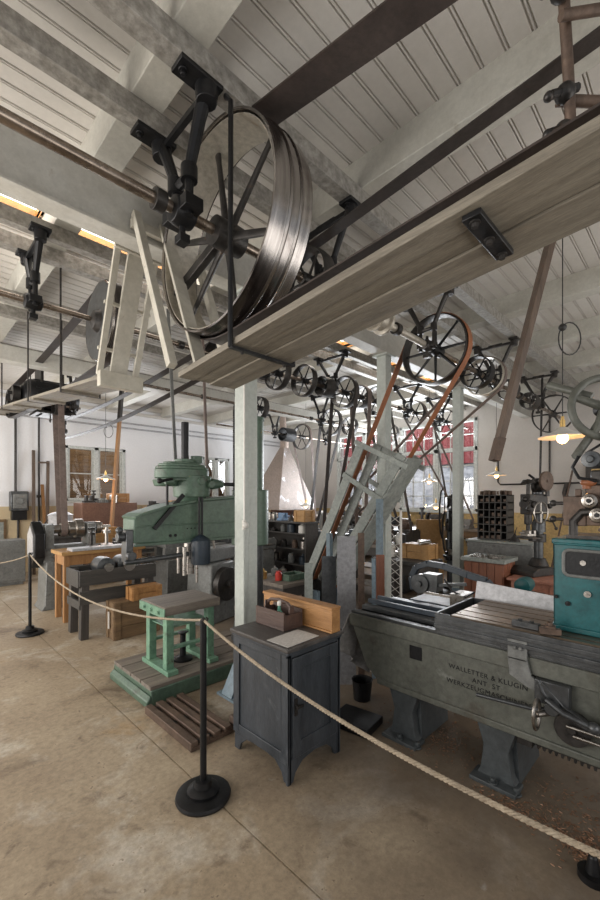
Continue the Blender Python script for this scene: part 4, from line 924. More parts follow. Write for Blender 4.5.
b = B(); b.lathe([(0,-.03),(.015,-.03),(.02,-.01),(.042,-.008),(.045,.01),(.035,.02),(.045,.03),(.042,.05),(0,.05)],(2.62,.44,1.895),'x',28); b.cyl((2.66,.44,1.895),(2.75,.42,1.895),.02); part('belt_wheel', b, MT['bedd'], t2)
b = B(); b.tube([(2.625,.46,1.93),(2.63,.40,1.97),(2.64,.30,1.98),(2.64,.2,1.93),(2.64,.28,1.84),(2.63,.38,1.85),(2.625,.45,1.86)],.007,8,True); part('chain', b, MT['black'], t2)
b = B(); b.tube([(2.66,.50,1.92),(2.66,.53,1.86),(2.66,.5,1.80),(2.66,.42,1.78)],.009,8); part('oil_hose', b, MT['black'], t2)
b = B(); b.sph((2.68,.46,1.775),.03,(1,1.3,.8)); b.cyl((2.68,.47,1.74),(2.68,.47,1.76),.02); part('copper_fitting', b, MT['belto'], t2)
t3 = thing('handwheel','large green-black handwheel with lever at the right edge','handwheel',(2.81,.42,2.12))
cx,cy,cz=2.78,.40,2.19
nrmv=V((-.80,-.55,.12)).normalized(); s1,u1=frame_of(nrmv)
b = B(); b.tube([V((cx,cy,cz))+(s1*math.cos(a)+u1*math.sin(a))*.17 for a in [2*PI*i/48 for i in range(48)]],.021,12,True); part('rim', b, MT['bed'], t3)
for k_ in range(4):
    a=PI*k_/2+.4; b=B(); c0=V((cx,cy,cz)); b.tube([c0+(s1*math.cos(a)+u1*math.sin(a))*.02,c0+(s1*math.cos(a)+u1*math.sin(a))*.16],[.026,.018],10); part('spoke', b, MT['bed'], t3)
b = B(); b.cyl(V((cx,cy,cz))-nrmv*.06,V((cx,cy,cz))+nrmv*.06,.035); b.cyl(V((cx,cy,cz))-nrmv*.0,V((2.86,.3,2.05)),.024); part('hub', b, MT['iron'], t3)
b = B(); b.tube([(2.80,.69,2.37),(2.80,.67,2.365),(2.79,.58,2.32),(2.78,.46,2.26)],[.016,.024,.022,.02],12); part('lever', b, MT['bed'], t3)
b = B(); b.tube([(2.70,.53,1.92),(2.71,.52,1.93),(2.75,.46,2.04),(2.77,.42,2.12)],[.018,.022,.022,.02],12); part('lower_lever', b, MT['bed'], t3)

# ---------------------------------------------------------------- inclined belt guards (middle)
def guard(label, p_top, p_bot, x0, x1, wd, m):
    t = thing('belt_guard',label,'belt guard',((x0+x1)/2,p_bot[0],p_bot[1]))
    for x in (x0,x1):
        b = B(); b.beam((x,p_top[0],p_top[1]),(x,p_bot[0],p_bot[1]),.02,wd,(1,0,0)); part('side_board', b, m, t, .003)
    return t
gL = guard('left inclined grey-green belt guard around the orange belt',(2.90,2.34),(3.86,.50),3.93,4.27,.12,MT['guard'])
gR = guard('right inclined grey-green belt guard beside the middle post',(2.36,2.16),(3.42,.62),3.93,4.27,.12,MT['guard'])
b = B(); b.beam((4.10,2.36-.07,2.16-.035),(4.10,3.42-.07,.62-.035),.33,.012,(1,0,0)); part('back_board', b, MT['guard'], gR)
t = thing('guard_frame','grey-blue frame bars and legs carrying the inclined guards','frame',(4.2,2.8,0))
for (a,c_) in (((2.98,2.36),(2.28,2.02)),((3.16,1.98),(2.6,1.66))):
    for x in (3.905,4.29):
        b = B(); b.beam((x,a[0],a[1]),(x,c_[0],c_[1]),.022,.06,(1,0,0)); part('cross_bar', b, MT['guard'], t, .003)
for y,zt,x in ((2.60,1.68,3.86),(3.34,1.25,3.86)):
    b = B(); b.box(x-.03,x+.03,y-.03,y+.03,0,zt); part('leg', b, MT['guardb'], t, .003)
b = B(); b.box(3.85,3.88,2.6,3.36,.25,.31); part('rail', b, MT['guardb'], t)
b = B()
for i in range(14): b.beam((4.06,2.45,.1+i*.1),(4.06,2.6,.2+i*.1),.004,.006); b.beam((4.06,2.6,.1+i*.1),(4.06,2.45,.2+i*.1),.004,.006)
b.box(4.05,4.07,2.44,2.46,0,1.55); part('mesh_panel', b, MT['white'], t)
t = thing('lower_pulley','small dark pulley block at the foot of the orange belt','pulley',(4.25,3.78,0))
b = B(); b.cyl((4.12,3.78,.42),(4.26,3.78,.42),.158,n=28); b.cyl((4.0,3.78,.42),(4.42,3.78,.42),.025); part('wheel', b, MT['iron'], t)
b = B(); b.box(3.99,4.04,3.66,3.9,0,.45); b.box(4.4,4.45,3.66,3.9,0,.45); part('bearing_stand', b, MT['guardb'], t, .004)
# leaning sheets between cabinet and planer
for x,y,rz,w_,h_,m_,lb,tl in ((2.93,2.33,-.78,.17,1.34,'sheet','pale grey metal sheet leaning upright behind the cabinet',.03),(3.14,2.32,-.78,.06,1.36,'rusty','brown metal strip standing beside the pale sheet',.02),(3.20,2.22,-.78,.035,1.12,'guardb','narrow blue-grey strip standing beside the brown strip',.02),(3.34,2.24,-.78,.08,1.14,'rwood','dark red-brown board standing left of the guard leg',.02),(3.02,2.62,-.78,.14,1.12,'bedd','dark metal sheet standing behind the pale sheet',.02),(2.9,2.78,-.78,.08,1.05,'guard','grey-green board standing behind the wooden channel box',.0)):
    b = B(); b.bx((x,y,h_/2),(w_,.012,h_),rz=rz,rx=-tl); solo('metal_sheet' if 'board' not in lb else 'board', b, MT[m_], lb, 'sheet' if 'board' not in lb else 'board')

# ---------------------------------------------------------------- generic machines
def lathe_machine(label, x, y, L=2.4, col='grey', rz=0, cover=True):
    t = thing('lathe',label,'lathe',(x,y,0),rz)
    def P(n,b,m,bev=0,**k): return part(n,b,MT[m],t,bev,world=False,**k)
    b = B(); b.prism([(-.05,0),(.6,0),(.55,.08),(.52,.72),(.02,.72),(.0,.08)],'y',-.24,.24); P('headstock_leg',b,'grey' if col!='black' else 'black',.01)
    b = B(); b.prism([(L-.42,0),(L-.02,0),(L-.06,.08),(L-.08,.72),(L-.36,.72),(L-.38,.08)],'y',-.22,.22); P('tailstock_leg',b,'grey',.01)
    b = B(); b.box(0,L,-.18,-.10,.70,.90); b.box(0,L,.10,.18,.70,.90); b.box(0,L,-.1,.1,.70,.75); b.prism([(-.18,.9),(-.10,.9),(-.14,.92)],'x',0,L); b.prism([(.10,.9),(.18,.9),(.14,.92)],'x',0,L); P('bed',b,col,.004)
    b = B(); b.box(.02,.14,-.16,.16,.90,1.28); b.box(.62,.74,-.16,.16,.90,1.28); b.box(.1,.66,-.12,.12,.88,.96); b.cyl((0,0,1.2),(.16,0,1.2),.09); b.cyl((.6,0,1.2),(.78,0,1.2),.10); P('headstock',b,col,.01)
    b = B(); st=[(.16,.13),(.27,.105),(.38,.08),(.48,.06)]; pr=[(.03,.15)]
    b.lathe([(.03,.15),(.07,.16),(.07,.26),(.095,.265),(.095,.36),(.12,.365),(.12,.46),(.15,.465),(.15,.58),(.03,.59)],(0,0,1.2),'x',32); P('cone_pulley',b,'steel',.003)
    b = B(); b.cyl((.78,0,1.2),(.86,0,1.2),.10,n=28); b.cyl((.86,0,1.2),(.90,0,1.2),.04)
    for k_ in range(4):
        a=PI/2*k_; b.bx((.87,.06*math.cos(a),1.2+.06*math.sin(a)),(.05,.03,.03))
    P('chuck',b,'steel',.003)
    b = B(); b.box(1.15,1.5,-.24,.24,.90,.98); b.box(1.2,1.45,-.27,-.22,.60,.92); b.box(1.24,1.40,-.2,.12,.98,1.06); b.bx((1.32,-.06,1.1),(.1,.1,.1)); b.cyl((1.32,-.06,1.1),(1.32,-.06,1.2),.015); b.tube([(1.28,-.34+0,.76)]+[(1.28+.06*math.cos(a),-.31,.76+.06*math.sin(a)) for a in [2*PI*i/12 for i in range(13)]],.008); b.cyl((1.32,-.2,1.02),(1.32,-.33,1.02),.012); b.sph((1.32,-.34,1.02),.025); P('carriage',b,'bedd',.004)
    b = B(); b.prism([(-.1,.92),(.1,.92),(.06,1.1),(.06,1.24),(-.06,1.24),(-.06,1.1)],'x',L-.55,L-.3); b.cyl((L-.7,0,1.2),(L-.2,0,1.2),.035); b.cyl((L-.2,0,1.2),(L-.17,0,1.2),.09,n=20); P('tailstock',b,col,.006)
    b = B(); b.cyl((.1,-.22,.80),(L-.1,-.22,.80),.014); b.cyl((.1,-.22,.72),(L-.1,-.22,.72),.012); P('lead_screw',b,'steel')
    if cover:
        b = B(); b.prism([(.26*math.cos(a)-.02,.98+.36*math.sin(a)) for a in [PI/6+PI/3*i for i in range(6)]],'x',-.14,.0); P('gear_cover',b,'black',.015)
        b = B(); b.prism([(.20*math.cos(a)-.02,.98+.29*math.sin(a)) for a in [PI/6+PI/3*i for i in range(6)]],'x',-.15,-.14); P('cover_panel',b,'greyl')
    return t
lathe_machine('large old lathe with hexagonal gear cover behind the far stanchion',1.62,7.25,2.5,'grey')
lathe_machine('grey lathe behind the green drill arm',3.0,6.15,2.3,'grey',cover=False)
lathe_machine('dark lathe near the back-left wall',4.9,8.2,2.2,'black',cover=False)
lathe_machine('small lathe in front of the window bench',8.15,7.9,1.9,'grey',-PI/2,cover=False)
belt(1.87,.09,(7.5,3.2),.16,(7.25,1.2),.12,MT['beltb'],'broad brown belt rising from the large old lathe')
pulley('belt_pulley',1.85,7.5,3.2,.155,.15,4,'pulley above the large old lathe')
hanger(2.15,7.5,3.2,.24,'hanger of the short shaft above the large old lathe')
b = B(); b.cyl((1.75,7.5,3.2),(2.25,7.5,3.2),.02); solo('line_shaft', b, MT['shaft'], 'short countershaft above the large old lathe', 'shaft')
def bench(label, x0,x1,y0,y1,h,mt='ywood',ml='ywoodz',name='workbench',th=.05,lg=.07,shelf=True,apron=True,cat='bench'):
    t = thing(name,label,cat,((x0+x1)/2,(y0+y1)/2,0))
    b = B(); b.box(x0,x1,y0,y1,h-th,h); part('tabletop', b, MT[mt], t, .005)
    for x in (x0+.04,x1-.04-lg):
        for y in (y0+.04,y1-.04-lg):
            b = B(); b.box(x,x+lg,y,y+lg,0,h-th); part('leg', b, MT[ml], t, .004)
    if apron:
        b = B(); b.box(x0+.06,x1-.06,y0+.05,y0+.075,h-th-.14,h-th); b.box(x0+.05,x0+.075,y0+.06,y1-.06,h-th-.14,h-th); b.box(x1-.075,x1-.05,y0+.06,y1-.06,h-th-.14,h-th); b.box(x0+.06,x1-.06,y1-.075,y1-.05,h-th-.14,h-th); part('apron', b, MT[ml], t, .003)
    if shelf:
        b = B(); b.box(x0+.06,x1-.06,y0+.06,y1-.06,.2,.23); part('shelf', b, MT[mt], t, .003)
    return t
bench('orange wooden work table in front of the large lathe',1.6,2.75,6.1,6.62,.96,shelf=False)
b = B(); b.box(1.72,2.75,6.08,6.3,.962,1.0); solo('steel_plate', b, MT['greyl'], 'long grey steel bar lying on the orange work table', 'plate', bev=.004)
# black wooden stand with motors
t = thing('wooden_stand','heavy black wooden machine stand behind the crates','stand',(1.98,5.5,0))
for x in (1.62,2.42):
    for y in (5.28,5.68):
        b = B(); b.beam((x,y,0),(x+.01,y,.80),.09,.09,(1,0,0)); part('leg', b, MT['bwoodz'], t, .005)
for z0,z1 in ((.64,.82),(.42,.58)):
    b = B(); b.box(1.56,2.5,5.225,5.27,z0,z1); part('front_board', b, MT['bwood'], t, .005)
b = B(); b.box(1.56,1.6,5.25,5.72,.36,.46); b.box(1.56,2.5,5.69,5.73,.64,.82); b.box(1.55,1.58,5.25,5.72,.62,.82); part('side_board', b, MT['bwood'], t, .005)
b = B(); b.box(1.6,2.46,5.27,5.69,.66,.69); part('deck', b, MT['bwood'], t)
for x,lb in ((1.9,'left small dark motor on the black stand'),(2.15,'right small dark motor on the black stand')):
    t = thing('electric_motor',lb,'motor',(x,5.45,.69),0,'motors on the black stand')
    b = B(); b.lathe([(.03,-.14),(.11,-.12),(.12,0),(.11,.12),(.03,.14)],(x,5.45,.83),'y',24); part('body', b, MT['bedd'], t); b = B(); b.cyl((x,5.59,.83),(x,5.24,.83),.02); b.cyl((x,5.27,.83),(x,5.22,.83),.07 if x>2 else .05,n=20); part('pulley', b, MT['steel'], t); b = B(); b.box(x-.09,x+.09,5.35,5.55,.69,.75); part('base', b, MT['black'], t)
# crates
def crate(x0,x1,y0,y1,z0,z1,label,m='crate',lab=True):
    t = thing('wooden_crate',label,'crate',((x0+x1)/2,(y0+y1)/2,z0)); n=max(2,round((z1-z0)/.13)); h=(z1-z0)/n
    for k_ in range(n):
        b = B(); b.box(x0,x1,y0,y0+.02,z0+k_*h+.002,z0+(k_+1)*h-.002); b.box(x0,x1,y1-.02,y1,z0+k_*h+.002,z0+(k_+1)*h-.002); b.box(x0,x0+.02,y0+.02,y1-.02,z0+k_*h+.002,z0+(k_+1)*h-.002); b.box(x1-.02,x1,y0+.02,y1-.02,z0+k_*h+.002,z0+(k_+1)*h-.002); part('side_board', b, MT[m], t, .003)
    b = B(); b.box(x0+.01,x1-.01,y0+.01,y1-.01,z1-.015,z1+.004); part('lid', b, MT[m], t, .003)
    b = B(); b.box(x0-.012,x0,y0,y0+.07,z0,z1); b.box(x0-.012,x0,y1-.07,y1,z0,z1); b.box(x0,x0+.07,y0-.012,y0,z0,z1); b.box(x1-.07,x1,y0-.012,y0,z0,z1); part('corner_batten', b, MT[m], t, .002)
    return t
cr = crate(1.86,2.42,4.96,5.2,0,.44,'large old wooden crate on the floor by the black stand')
b = B(); b.box(1.836,1.848,5.08,5.11,.12,.32); part('paper_label', b, MT['white'], cr)
crate(2.05,2.42,4.9,5.08,.446,.60,'long orange wooden box lying on the large crate','boxwood')
# back-left cluster
def sheet_cabinet(label,x0,x1,y0,y1,h,m,name='metal_cabinet'):
    t = thing(name,label,'cabinet',((x0+x1)/2,(y0+y1)/2,0))
    b = B(); b.box(x0,x1,y0,y1,.05,h); b.box(x0+.03,x1-.03,y0+.03,y1-.03,0,.05); part('body', b, MT[m], t, .008)
    w_=(x1-x0)/2
    for k_ in range(2):
        b = B(); b.box(x0+k_*w_+.01,x0+(k_+1)*w_-.006,y0-.016,y0,.1,h-.03); d=part('door', b, MT[m], t, .004)
        b = B(); xx=x0+w_+(-.05 if k_==0 else .05); b.cyl((xx,y0-.04,h*.55),(xx,y0-.016,h*.55),.014); part('handle', b, MT['iron'], d)
    return t
sheet_cabinet('rust-brown sheet cabinet below the left wall window',3.0,4.25,9.9,10.5,1.58,'rustbox')
sheet_cabinet('dark grey low cabinet at the far left wall',.9,1.86,9.5,10.0,.87,'grey')
bench('long dark bench against the back-left wall',4.5,6.6,9.9,10.6,1.2,'gwood','bwoodz')
crate(4.6,5.1,10.0,10.4,1.202,1.46,'orange crate at the left of the back bench','boxwood')
crate(5.2,5.9,10.0,10.4,1.202,1.40,'wide orange crate at the middle of the back bench','boxwood')
crate(5.25,5.65,10.05,10.35,1.41,1.62,'small orange crate on top of the wide crate','boxwood')
crate(3.7,4.1,10.0,10.35,1.582,1.80,'orange wooden box on the rust-brown cabinet','boxwood')
crate(2.8,3.25,8.5,8.9,.7,1.1,'yellow wooden box behind the large lathe','ywood')
bench('grey trestle carrying a yellow box behind the lathe',2.65,3.4,8.4,9.0,.697,'gwood','bwoodz')
# round tank
t = thing('metal_tank','round grey metal pot behind the lathe headstock','tank',(2.1,8.1,1.0))
b = B(); b.lathe([(0,1.02),(.18,1.02),(.2,1.05),(.2,1.36),(.21,1.38),(.14,1.42),(.05,1.44),(0,1.44)],(2.2,8.45,0),'z',32); part('body', b, MT['greyl'], t)
b = B(); b.cyl((2.2,8.45,1.44),(2.2,8.45,1.49),.03); part('knob', b, MT['iron'], t)
b = B(); b.tube([(2.0,8.45,1.3),(1.95,8.45,1.24),(2.0,8.45,1.16)],.01); part('handle', b, MT['iron'], t)
bench('small dark table under the round pot',1.95,2.5,8.1,8.75,1.018,'bwood','bwoodz')
# wall switch box with conduit
t = thing('switch_box','dark electrical switch box on the white wall at far left','switch box',(2.0,10.9,1.4))
b = B(); b.box(1.83,2.17,10.76,10.97,1.40,1.84); part('case', b, MT['bedd'], t, .02)
b = B(); b.box(1.87,2.13,10.73,10.76,1.46,1.78); b.cyl((2.0,10.73,1.62),(2.0,10.70,1.62),.07,n=20); part('cover', b, MT['grey'], t, .01)
b = B(); b.box(1.86,2.14,10.78,10.96,1.2,1.40); part('lower_box', b, MT['black'], t, .01)
b = B(); b.cyl((1.95,10.93,1.84),(1.95,10.93,3.9),.025); b.cyl((2.0,10.93,.3),(2.0,10.93,1.2),.025); part('conduit', b, MT['iron'], t)
b = B(); b.cyl((2.4,10.93,.9),(2.4,10.93,3.9),.022); b.box(2.36,2.44,10.88,10.97,1.7,1.76); solo('conduit', b, MT['iron'], 'black pipe on the wall right of the switch box', 'pipe')
for x,z,r_,lb,m_ in ((2.29,2.78,.02,'tall brown wooden pole leaning on the white wall','pole'),(2.58,2.55,.03,'wooden pole with cross pin leaning on the white wall','pole'),(2.46,2.0,-.005,'short yellowish pole leaning between the wall poles','ywoodz')):
    b = B(); b.beam((x-r_*4,10.5,0),(x,10.92,z),.06,.05,(1,0,0))
    if r_==.03: b.cyl((x-.2,10.88,z-.04),(x+.02,10.88,z-.04),.02)
    solo('pole', b, MT[m_], lb, 'pole')
b = B(); b.beam((3.2,8.7,1.1),(3.44,8.9,3.35),.05,.1,(1,-1,0)); solo('shifter_pole', b, MT['ywoodz'], 'yellow wooden belt-shifter pole in front of the left window', 'pole')
b = B(); b.beam((3.44,8.9,3.35),(3.53,8.97,4.2),.06,.11,(1,-1,0)); solo('pole_socket', b, MT['iron'], 'dark socket at the top of the yellow shifter pole', 'socket')
# framed picture low at left
t = thing('notice_board','framed greenish board standing at the far left wall','board',(1.5,10.9,.5))
b = B(); b.box(1.30,1.78,10.93,10.97,.55,1.22); part('frame', b, MT['crate'], t, .005); b = B(); b.box(1.35,1.73,10.92,10.93,.61,1.16); part('panel', b, MT['guard'], t)
# small machine parts on top of the brown cabinet and benches
def small(kind, x, y, z, s, m, label, cat, rz=0):
    b = B(); q=s
    if kind=='can': b.lathe([(0,0),(q*.5,0),(q*.5,q*.9),(q*.35,q),(q*.15,q*1.1),(q*.12,q*1.35),(0,q*1.35)],(x,y,z),'z',18)
    elif kind=='oilcan': b.lathe([(0,0),(q*.5,0),(q*.45,q*.2),(q*.12,q*.7),(q*.08,q*.8),(0,q*.8)],(x,y,z),'z',18); b.tube([(x,y,z+q*.75),(x+q*.2,y,z+q*1.1),(x+q*.7,y,z+q*1.5)],[q*.07,q*.05,q*.02],8)
    elif kind=='vise': b.bx((x,y,z+q*.12),(q*1.0,q*.7,q*.24),rz); b.bx((x-q*.2,y,z+q*.5),(q*.22,q*.7,q*.55),rz); b.bx((x+q*.3,y,z+q*.5),(q*.2,q*.7,q*.5),rz); b.cyl((x+q*.3,y,z+q*.4),(x+q*.95,y,z+q*.4),q*.08,n=10); b.cyl((x+q*.9,y-q*.4,z+q*.4),(x+q*.9,y+q*.4,z+q*.4),q*.04,n=8)
    elif kind=='gear':
        b.cyl((x,y,z),(x,y,z+q*.3),q*.5,n=28)
        for i in range(18):
            a=2*PI*i/18; b.bx((x+q*.52*math.cos(a),y+q*.52*math.sin(a),z+q*.15),(q*.1,q*.08,q*.3),rz=a)
        b.cyl((x,y,z+q*.3),(x,y,z+q*.45),q*.2,n=16)
    elif kind=='motor': b.lathe([(.03,-q*.6),(q*.4,-q*.5),(q*.45,0),(q*.4,q*.5),(.03,q*.6)],(x,y,z+q*.5),'x',20); b.bx((x,y,z+q*.06),(q*.9,q*.8,q*.12)); b.cyl((x+q*.5,y,z+q*.5),(x+q*.85,y,z+q*.5),q*.08,n=10)
    elif kind=='grinder':
        b.lathe([(.03,-q*.4),(q*.25,-q*.35),(q*.28,0),(q*.25,q*.35),(.03,q*.4)],(x,y,z+q*.65),'y',18); b.bx((x,y,z+q*.2),(q*.4,q*.5,q*.4)); b.bx((x,y,z+q*.03),(q*.7,q*.8,q*.06))
        for s_ in (-1,1): b.cyl((x,y+s_*q*.45,z+q*.65),(x,y+s_*q*.57,z+q*.65),q*.36,n=24)
    elif kind=='stack':
        for i in range(4): b.bx((x+.01*i,y,z+q*(.12+.24*i)),(q*1.2,q*.8,q*.22),rz+i*.12)
    elif kind=='rods':
        for i in range(9): b.cyl((x-q+.03*i,y-q*.5+i*q*.12,z+.02+.02*(i%2)),(x+q,y-q*.45+i*q*.11,z+.02+.02*(i%2)),.014,n=8)
    elif kind=='tray': b.bx((x,y,z+.01),(q*1.4,q,.02),rz); b.bx((x,y-q*.5,z+.04),(q*1.4,.02,.08),rz); b.bx((x,y+q*.5,z+.04),(q*1.4,.02,.08),rz); b.bx((x-q*.7,y,z+.04),(.02,q,.08),rz); b.bx((x+q*.7,y,z+.04),(.02,q,.08),rz)
    elif kind=='arbor': b.cyl((x,y,z),(x,y,z+q*.2),q*.5,n=20); b.cyl((x,y,z+q*.2),(x,y,z+q*1.6),q*.14,n=12); b.cyl((x,y,z+q*1.1),(x,y,z+q*1.35),q*.32,n=16); b.bx((x,y,z+q*1.7),(q*.6,q*.25,q*.2),rz)
    elif kind=='jar': b.lathe([(0,0),(q*.4,0),(q*.42,q*.1),(q*.42,q*.8),(q*.3,q*.95),(q*.32,q*1.1),(0,q*1.1)],(x,y,z),'z',18)
    nm={'can':'can','oilcan':'oil_can','vise':'bench_vise','gear':'gear_wheel','motor':'electric_motor','grinder':'bench_grinder','stack':'block_stack','rods':'steel_rods','tray':'parts_tray','arbor':'machine_arbor','jar':'jar'}[kind]
    return solo(nm, b, MT[m], label, cat, bev=.003 if kind in('vise','stack') else 0)
sm = small
sm('vise',3.2,10.1,1.582,.22,'iron','dark vise at the left of the rust-brown cabinet top','vise')
sm('gear',3.5,10.05,1.582,.24,'grey','grey gear wheel in the middle of the rust-brown cabinet top','gear')
sm('arbor',3.38,10.3,1.582,.16,'iron','upright arbor behind the gear on the rust-brown cabinet','tool')
sm('grinder',6.2,10.2,1.202,.32,'iron','dark bench grinder at the right end of the back bench','grinder')
sm('arbor',2.3,6.45,.962,.18,'steel','steel arbor on the orange work table','tool')
sm('gear',2.5,6.45,.962,.18,'iron','dark gear on the orange work table','gear')
# middle: behind the drill
bench('small dark iron table standing behind the green drill',3.75,4.35,5.2,5.6,.62,'black','black',shelf=False,th=.03,lg=.04)
bench('red-brown work table below the drill arm',3.9,4.9,6.9,7.5,.8,'rwood','rwood')
def shaper(label,x,y,s,m,rz=0):
    t = thing('shaping_machine',label,'machine',(x,y,0),rz)
    def P(n,b,mm,bev=0): return part(n,b,MT[mm],t,bev,world=False)
    b = B(); b.prism([(-.35*s,0),(.35*s,0),(.28*s,.1*s),(.25*s,.85*s),(-.25*s,.85*s),(-.3*s,.1*s)],'y',-.22*s,.22*s); P('column',b,m,.02)
    b = B(); b.box(-.45*s,.6*s,-.12*s,.12*s,.86*s,1.05*s); b.cyl((.6*s,0,.95*s),(.66*s,0,.95*s),.12*s,n=24); b.box(.62*s,.72*s,-.07*s,.07*s,.7*s,1.1*s); P('ram',b,m,.015)
    b = B(); b.box(.26*s,.62*s,-.2*s,.2*s,.38*s,.62*s); P('work_table',b,'bedd',.006)
    b = B(); b.cyl((0,-.22*s,.55*s),(0,-.32*s,.55*s),.24*s,n=32); b.cyl((0,-.32*s,.55*s),(0,-.38*s,.55*s),.06*s); P('flywheel',b,'iron',.004)
    b = B(); b.tube([(-.05*s,-.1*s,1.05*s),(-.08*s,-.1*s,1.25*s)],.015); b.sph((-.08*s,-.1*s,1.27*s),.03); P('lever',b,'steel')
    return t
shaper('grey shaping machine under the green drill arm',3.15,4.9,.95,'grey',.3)
shaper('black shaping machine near the window bench',7.3,4.3,1.05,'bedd',2.2)
bench('low workbench with paint tins behind the cabinet',3.45,4.0,3.75,4.5,.60,'gwood','bwoodz')
sm('can',3.55,4.25,.602,.10,'brass','brass-coloured can at the left of the low bench','can')
sm('jar',3.62,4.02,.602,.11,'red','bright red tin in the middle of the low bench','tin')
sm('tray',3.8,3.95,.602,.2,'green','green metal tray at the right of the low bench','tray')
sm('can',3.8,4.3,.602,.1,'grey','grey can at the back of the low bench','can')
# forge with hood in the corner
t = thing('forge_hood','large pyramid-shaped sheet metal hood in the far corner','hood',(8.1,8.7,1.36))
hx0,hx1,hy0,hy1,hz=7.36,8.75,8.15,9.6,1.36; ax,ay,az=8.15,8.8,3.2
b = B(); b.add([(hx0,hy1,hz),(hx0,hy0,hz),(hx0,hy0,hz+.12),(hx0,hy1,hz+.12),(ax-.08,ay+.08,az),(ax-.08,ay-.08,az)],[(0,1,2,3),(3,2,5,4)])
b.add([(hx1,hy1,hz),(hx1,hy1,hz+.12),(hx0,hy1,hz),(hx0,hy1,hz+.12),(ax+.08,ay+.08,az),(ax-.08,ay+.08,az)],[(0,2,3,1),(1,3,5,4)]); part('left_panel', b, MT['hood'], t)
b = B(); b.add([(hx0,hy0,hz),(hx1,hy0,hz),(hx1,hy0,hz+.12),(hx0,hy0,hz+.12),(ax-.08,ay-.08,az),(ax+.08,ay-.08,az),(hx1,hy1,hz),(hx1,hy1,hz+.12),(ax+.08,ay+.08,az)],[(0,1,2,3),(3,2,5,4),(1,6,7,2),(2,7,8,5)]); part('front_panel', b, MT['hoodw'], t, label='crumpled shiny pale front panel')
b = B(); b.cyl((ax,ay,az-.05),(ax,ay,az+.15),.13); b.cyl((ax,ay,az+.1),(ax,ay+.1,CZ),.1); part('flue', b, MT['hood'], t)
t = thing('forge_hearth','brick forge hearth with iron top under the hood','forge',(8.0,8.9,0))
b = B(); b.box(7.5,8.7,8.35,9.6,0,.85); b.box(8.3,8.7,8.35,9.6,.85,1.34); part('brickwork', b, MT['brick'], t, .01)
b = B(); b.box(7.35,8.4,8.2,9.6,.85,.93); part('hearth_plate', b, MT['greyl'], t, .006)
b = B(); b.tube([(7.6,8.9,.93),(7.6,8.9,1.2),(7.75,8.9,1.26),(7.9,8.9,1.2),(7.9,8.9,.95)],.03); part('air_pipe', b, MT['iron'], t)
# tool rack shelves in front of the forge
def rack(label,x,y,rz,w_,h_,n,m='bwood'):
    t = thing('shelf_rack',label,'shelf',(x,y,0),rz)
    b = B(); b.box(-w_/2,-w_/2+.03,0,.35,0,h_); b.box(w_/2-.03,w_/2,0,.35,0,h_); b.box(-w_/2,w_/2,.33,.35,0,h_); part('frame', b, MT[m], t, .003, world=False)
    for i in range(n):
        b = B(); z=h_*(i+.3)/n; b.box(-w_/2+.03,w_/2-.03,0,.33,z,z+.02); part('shelf', b, MT[m], t, world=False)
    b = B(); b.box(-w_/2-.02,w_/2+.02,-.02,.36,h_,h_+.03); part('top', b, MT[m], t, .003, world=False)
    return t
rk = rack('dark shelf rack full of small tools below the hood',5.5,6.1,-PI/2,1.5,1.2,4)
rnd = random.Random(11)
kinds=[('jar','grey'),('can','steel'),('jar','iron'),('can','bluesh'),('gear','iron'),('jar','rusty'),('can','white')]
pos_w=['left end','left part','middle','right part','right end']
lev_w=['lowest','second','third','top']
colw={'grey':'grey','steel':'steel','iron':'dark iron','bluesh':'dark blue','rusty':'rusty','white':'white','green':'green','red':'red','brass':'brass','blue':'light blue','boxwood':'orange wooden'}
for i in range(4):
    z=1.2*(i+.3)/4+.021 
    for j in range(5):
        kd,mm=kinds[(i*5+j*3)%7]; y=6.68-j*.29+rnd.uniform(-.05,.05)
        sm(kd,5.5+.12,y,z,rnd.uniform(.12,.17),mm,'%s %s at the %s of the %s shelf below the hood'%(colw[mm],kd,pos_w[j],lev_w[i]),kd)
for j,(kd,mm,s) in enumerate((('can','white',.16),('jar','steel',.15),('vise','blue',.2),('oilcan','iron',.16))):
    sm(kd,5.68,6.7-j*.26,1.232,s,mm,'%s %s standing on the rack top near the %s'%(colw[mm],{'can':'can','jar':'jar','vise':'vise','oilcan':'oil can'}[kd],['left corner','hood corner','centre','lamp'][j]),kd)
crate(5.52,5.8,5.40,5.68,1.232,1.45,'yellow box at the right end of the tool rack','ywood')
# window bench with clutter
bench('long workbench under the tall windows',9.2,9.92,3.1,8.2,.98,'gwood','crate')
items=[('vise',.26,'iron'),('grinder',.34,'bedd'),('arbor',.22,'iron'),('stack',.2,'iron'),('motor',.3,'grey'),('vise',.26,'bluesh'),('gear',.3,'rusty'),('arbor',.26,'bedd'),('grinder',.34,'iron'),('can',.22,'steel'),('vise',.28,'grey'),('stack',.2,'boxwood')]
where=['at the far left end','left of the first window post','below the first window post','left of the window middle','below the window middle','right of the window middle','between the two windows','below the second window left part','below the second window middle','behind the hanging lamp','below the right window edge','at the right end']
for i,(kd,s,mm) in enumerate(items):
    sm(kd,9.45+.1*(i%2),7.95-i*.4,.982,s,mm,'%s %s on the window bench %s'%({'bedd':'dark steel'}.get(mm,colw.get(mm)),kd,where[i]),kd)
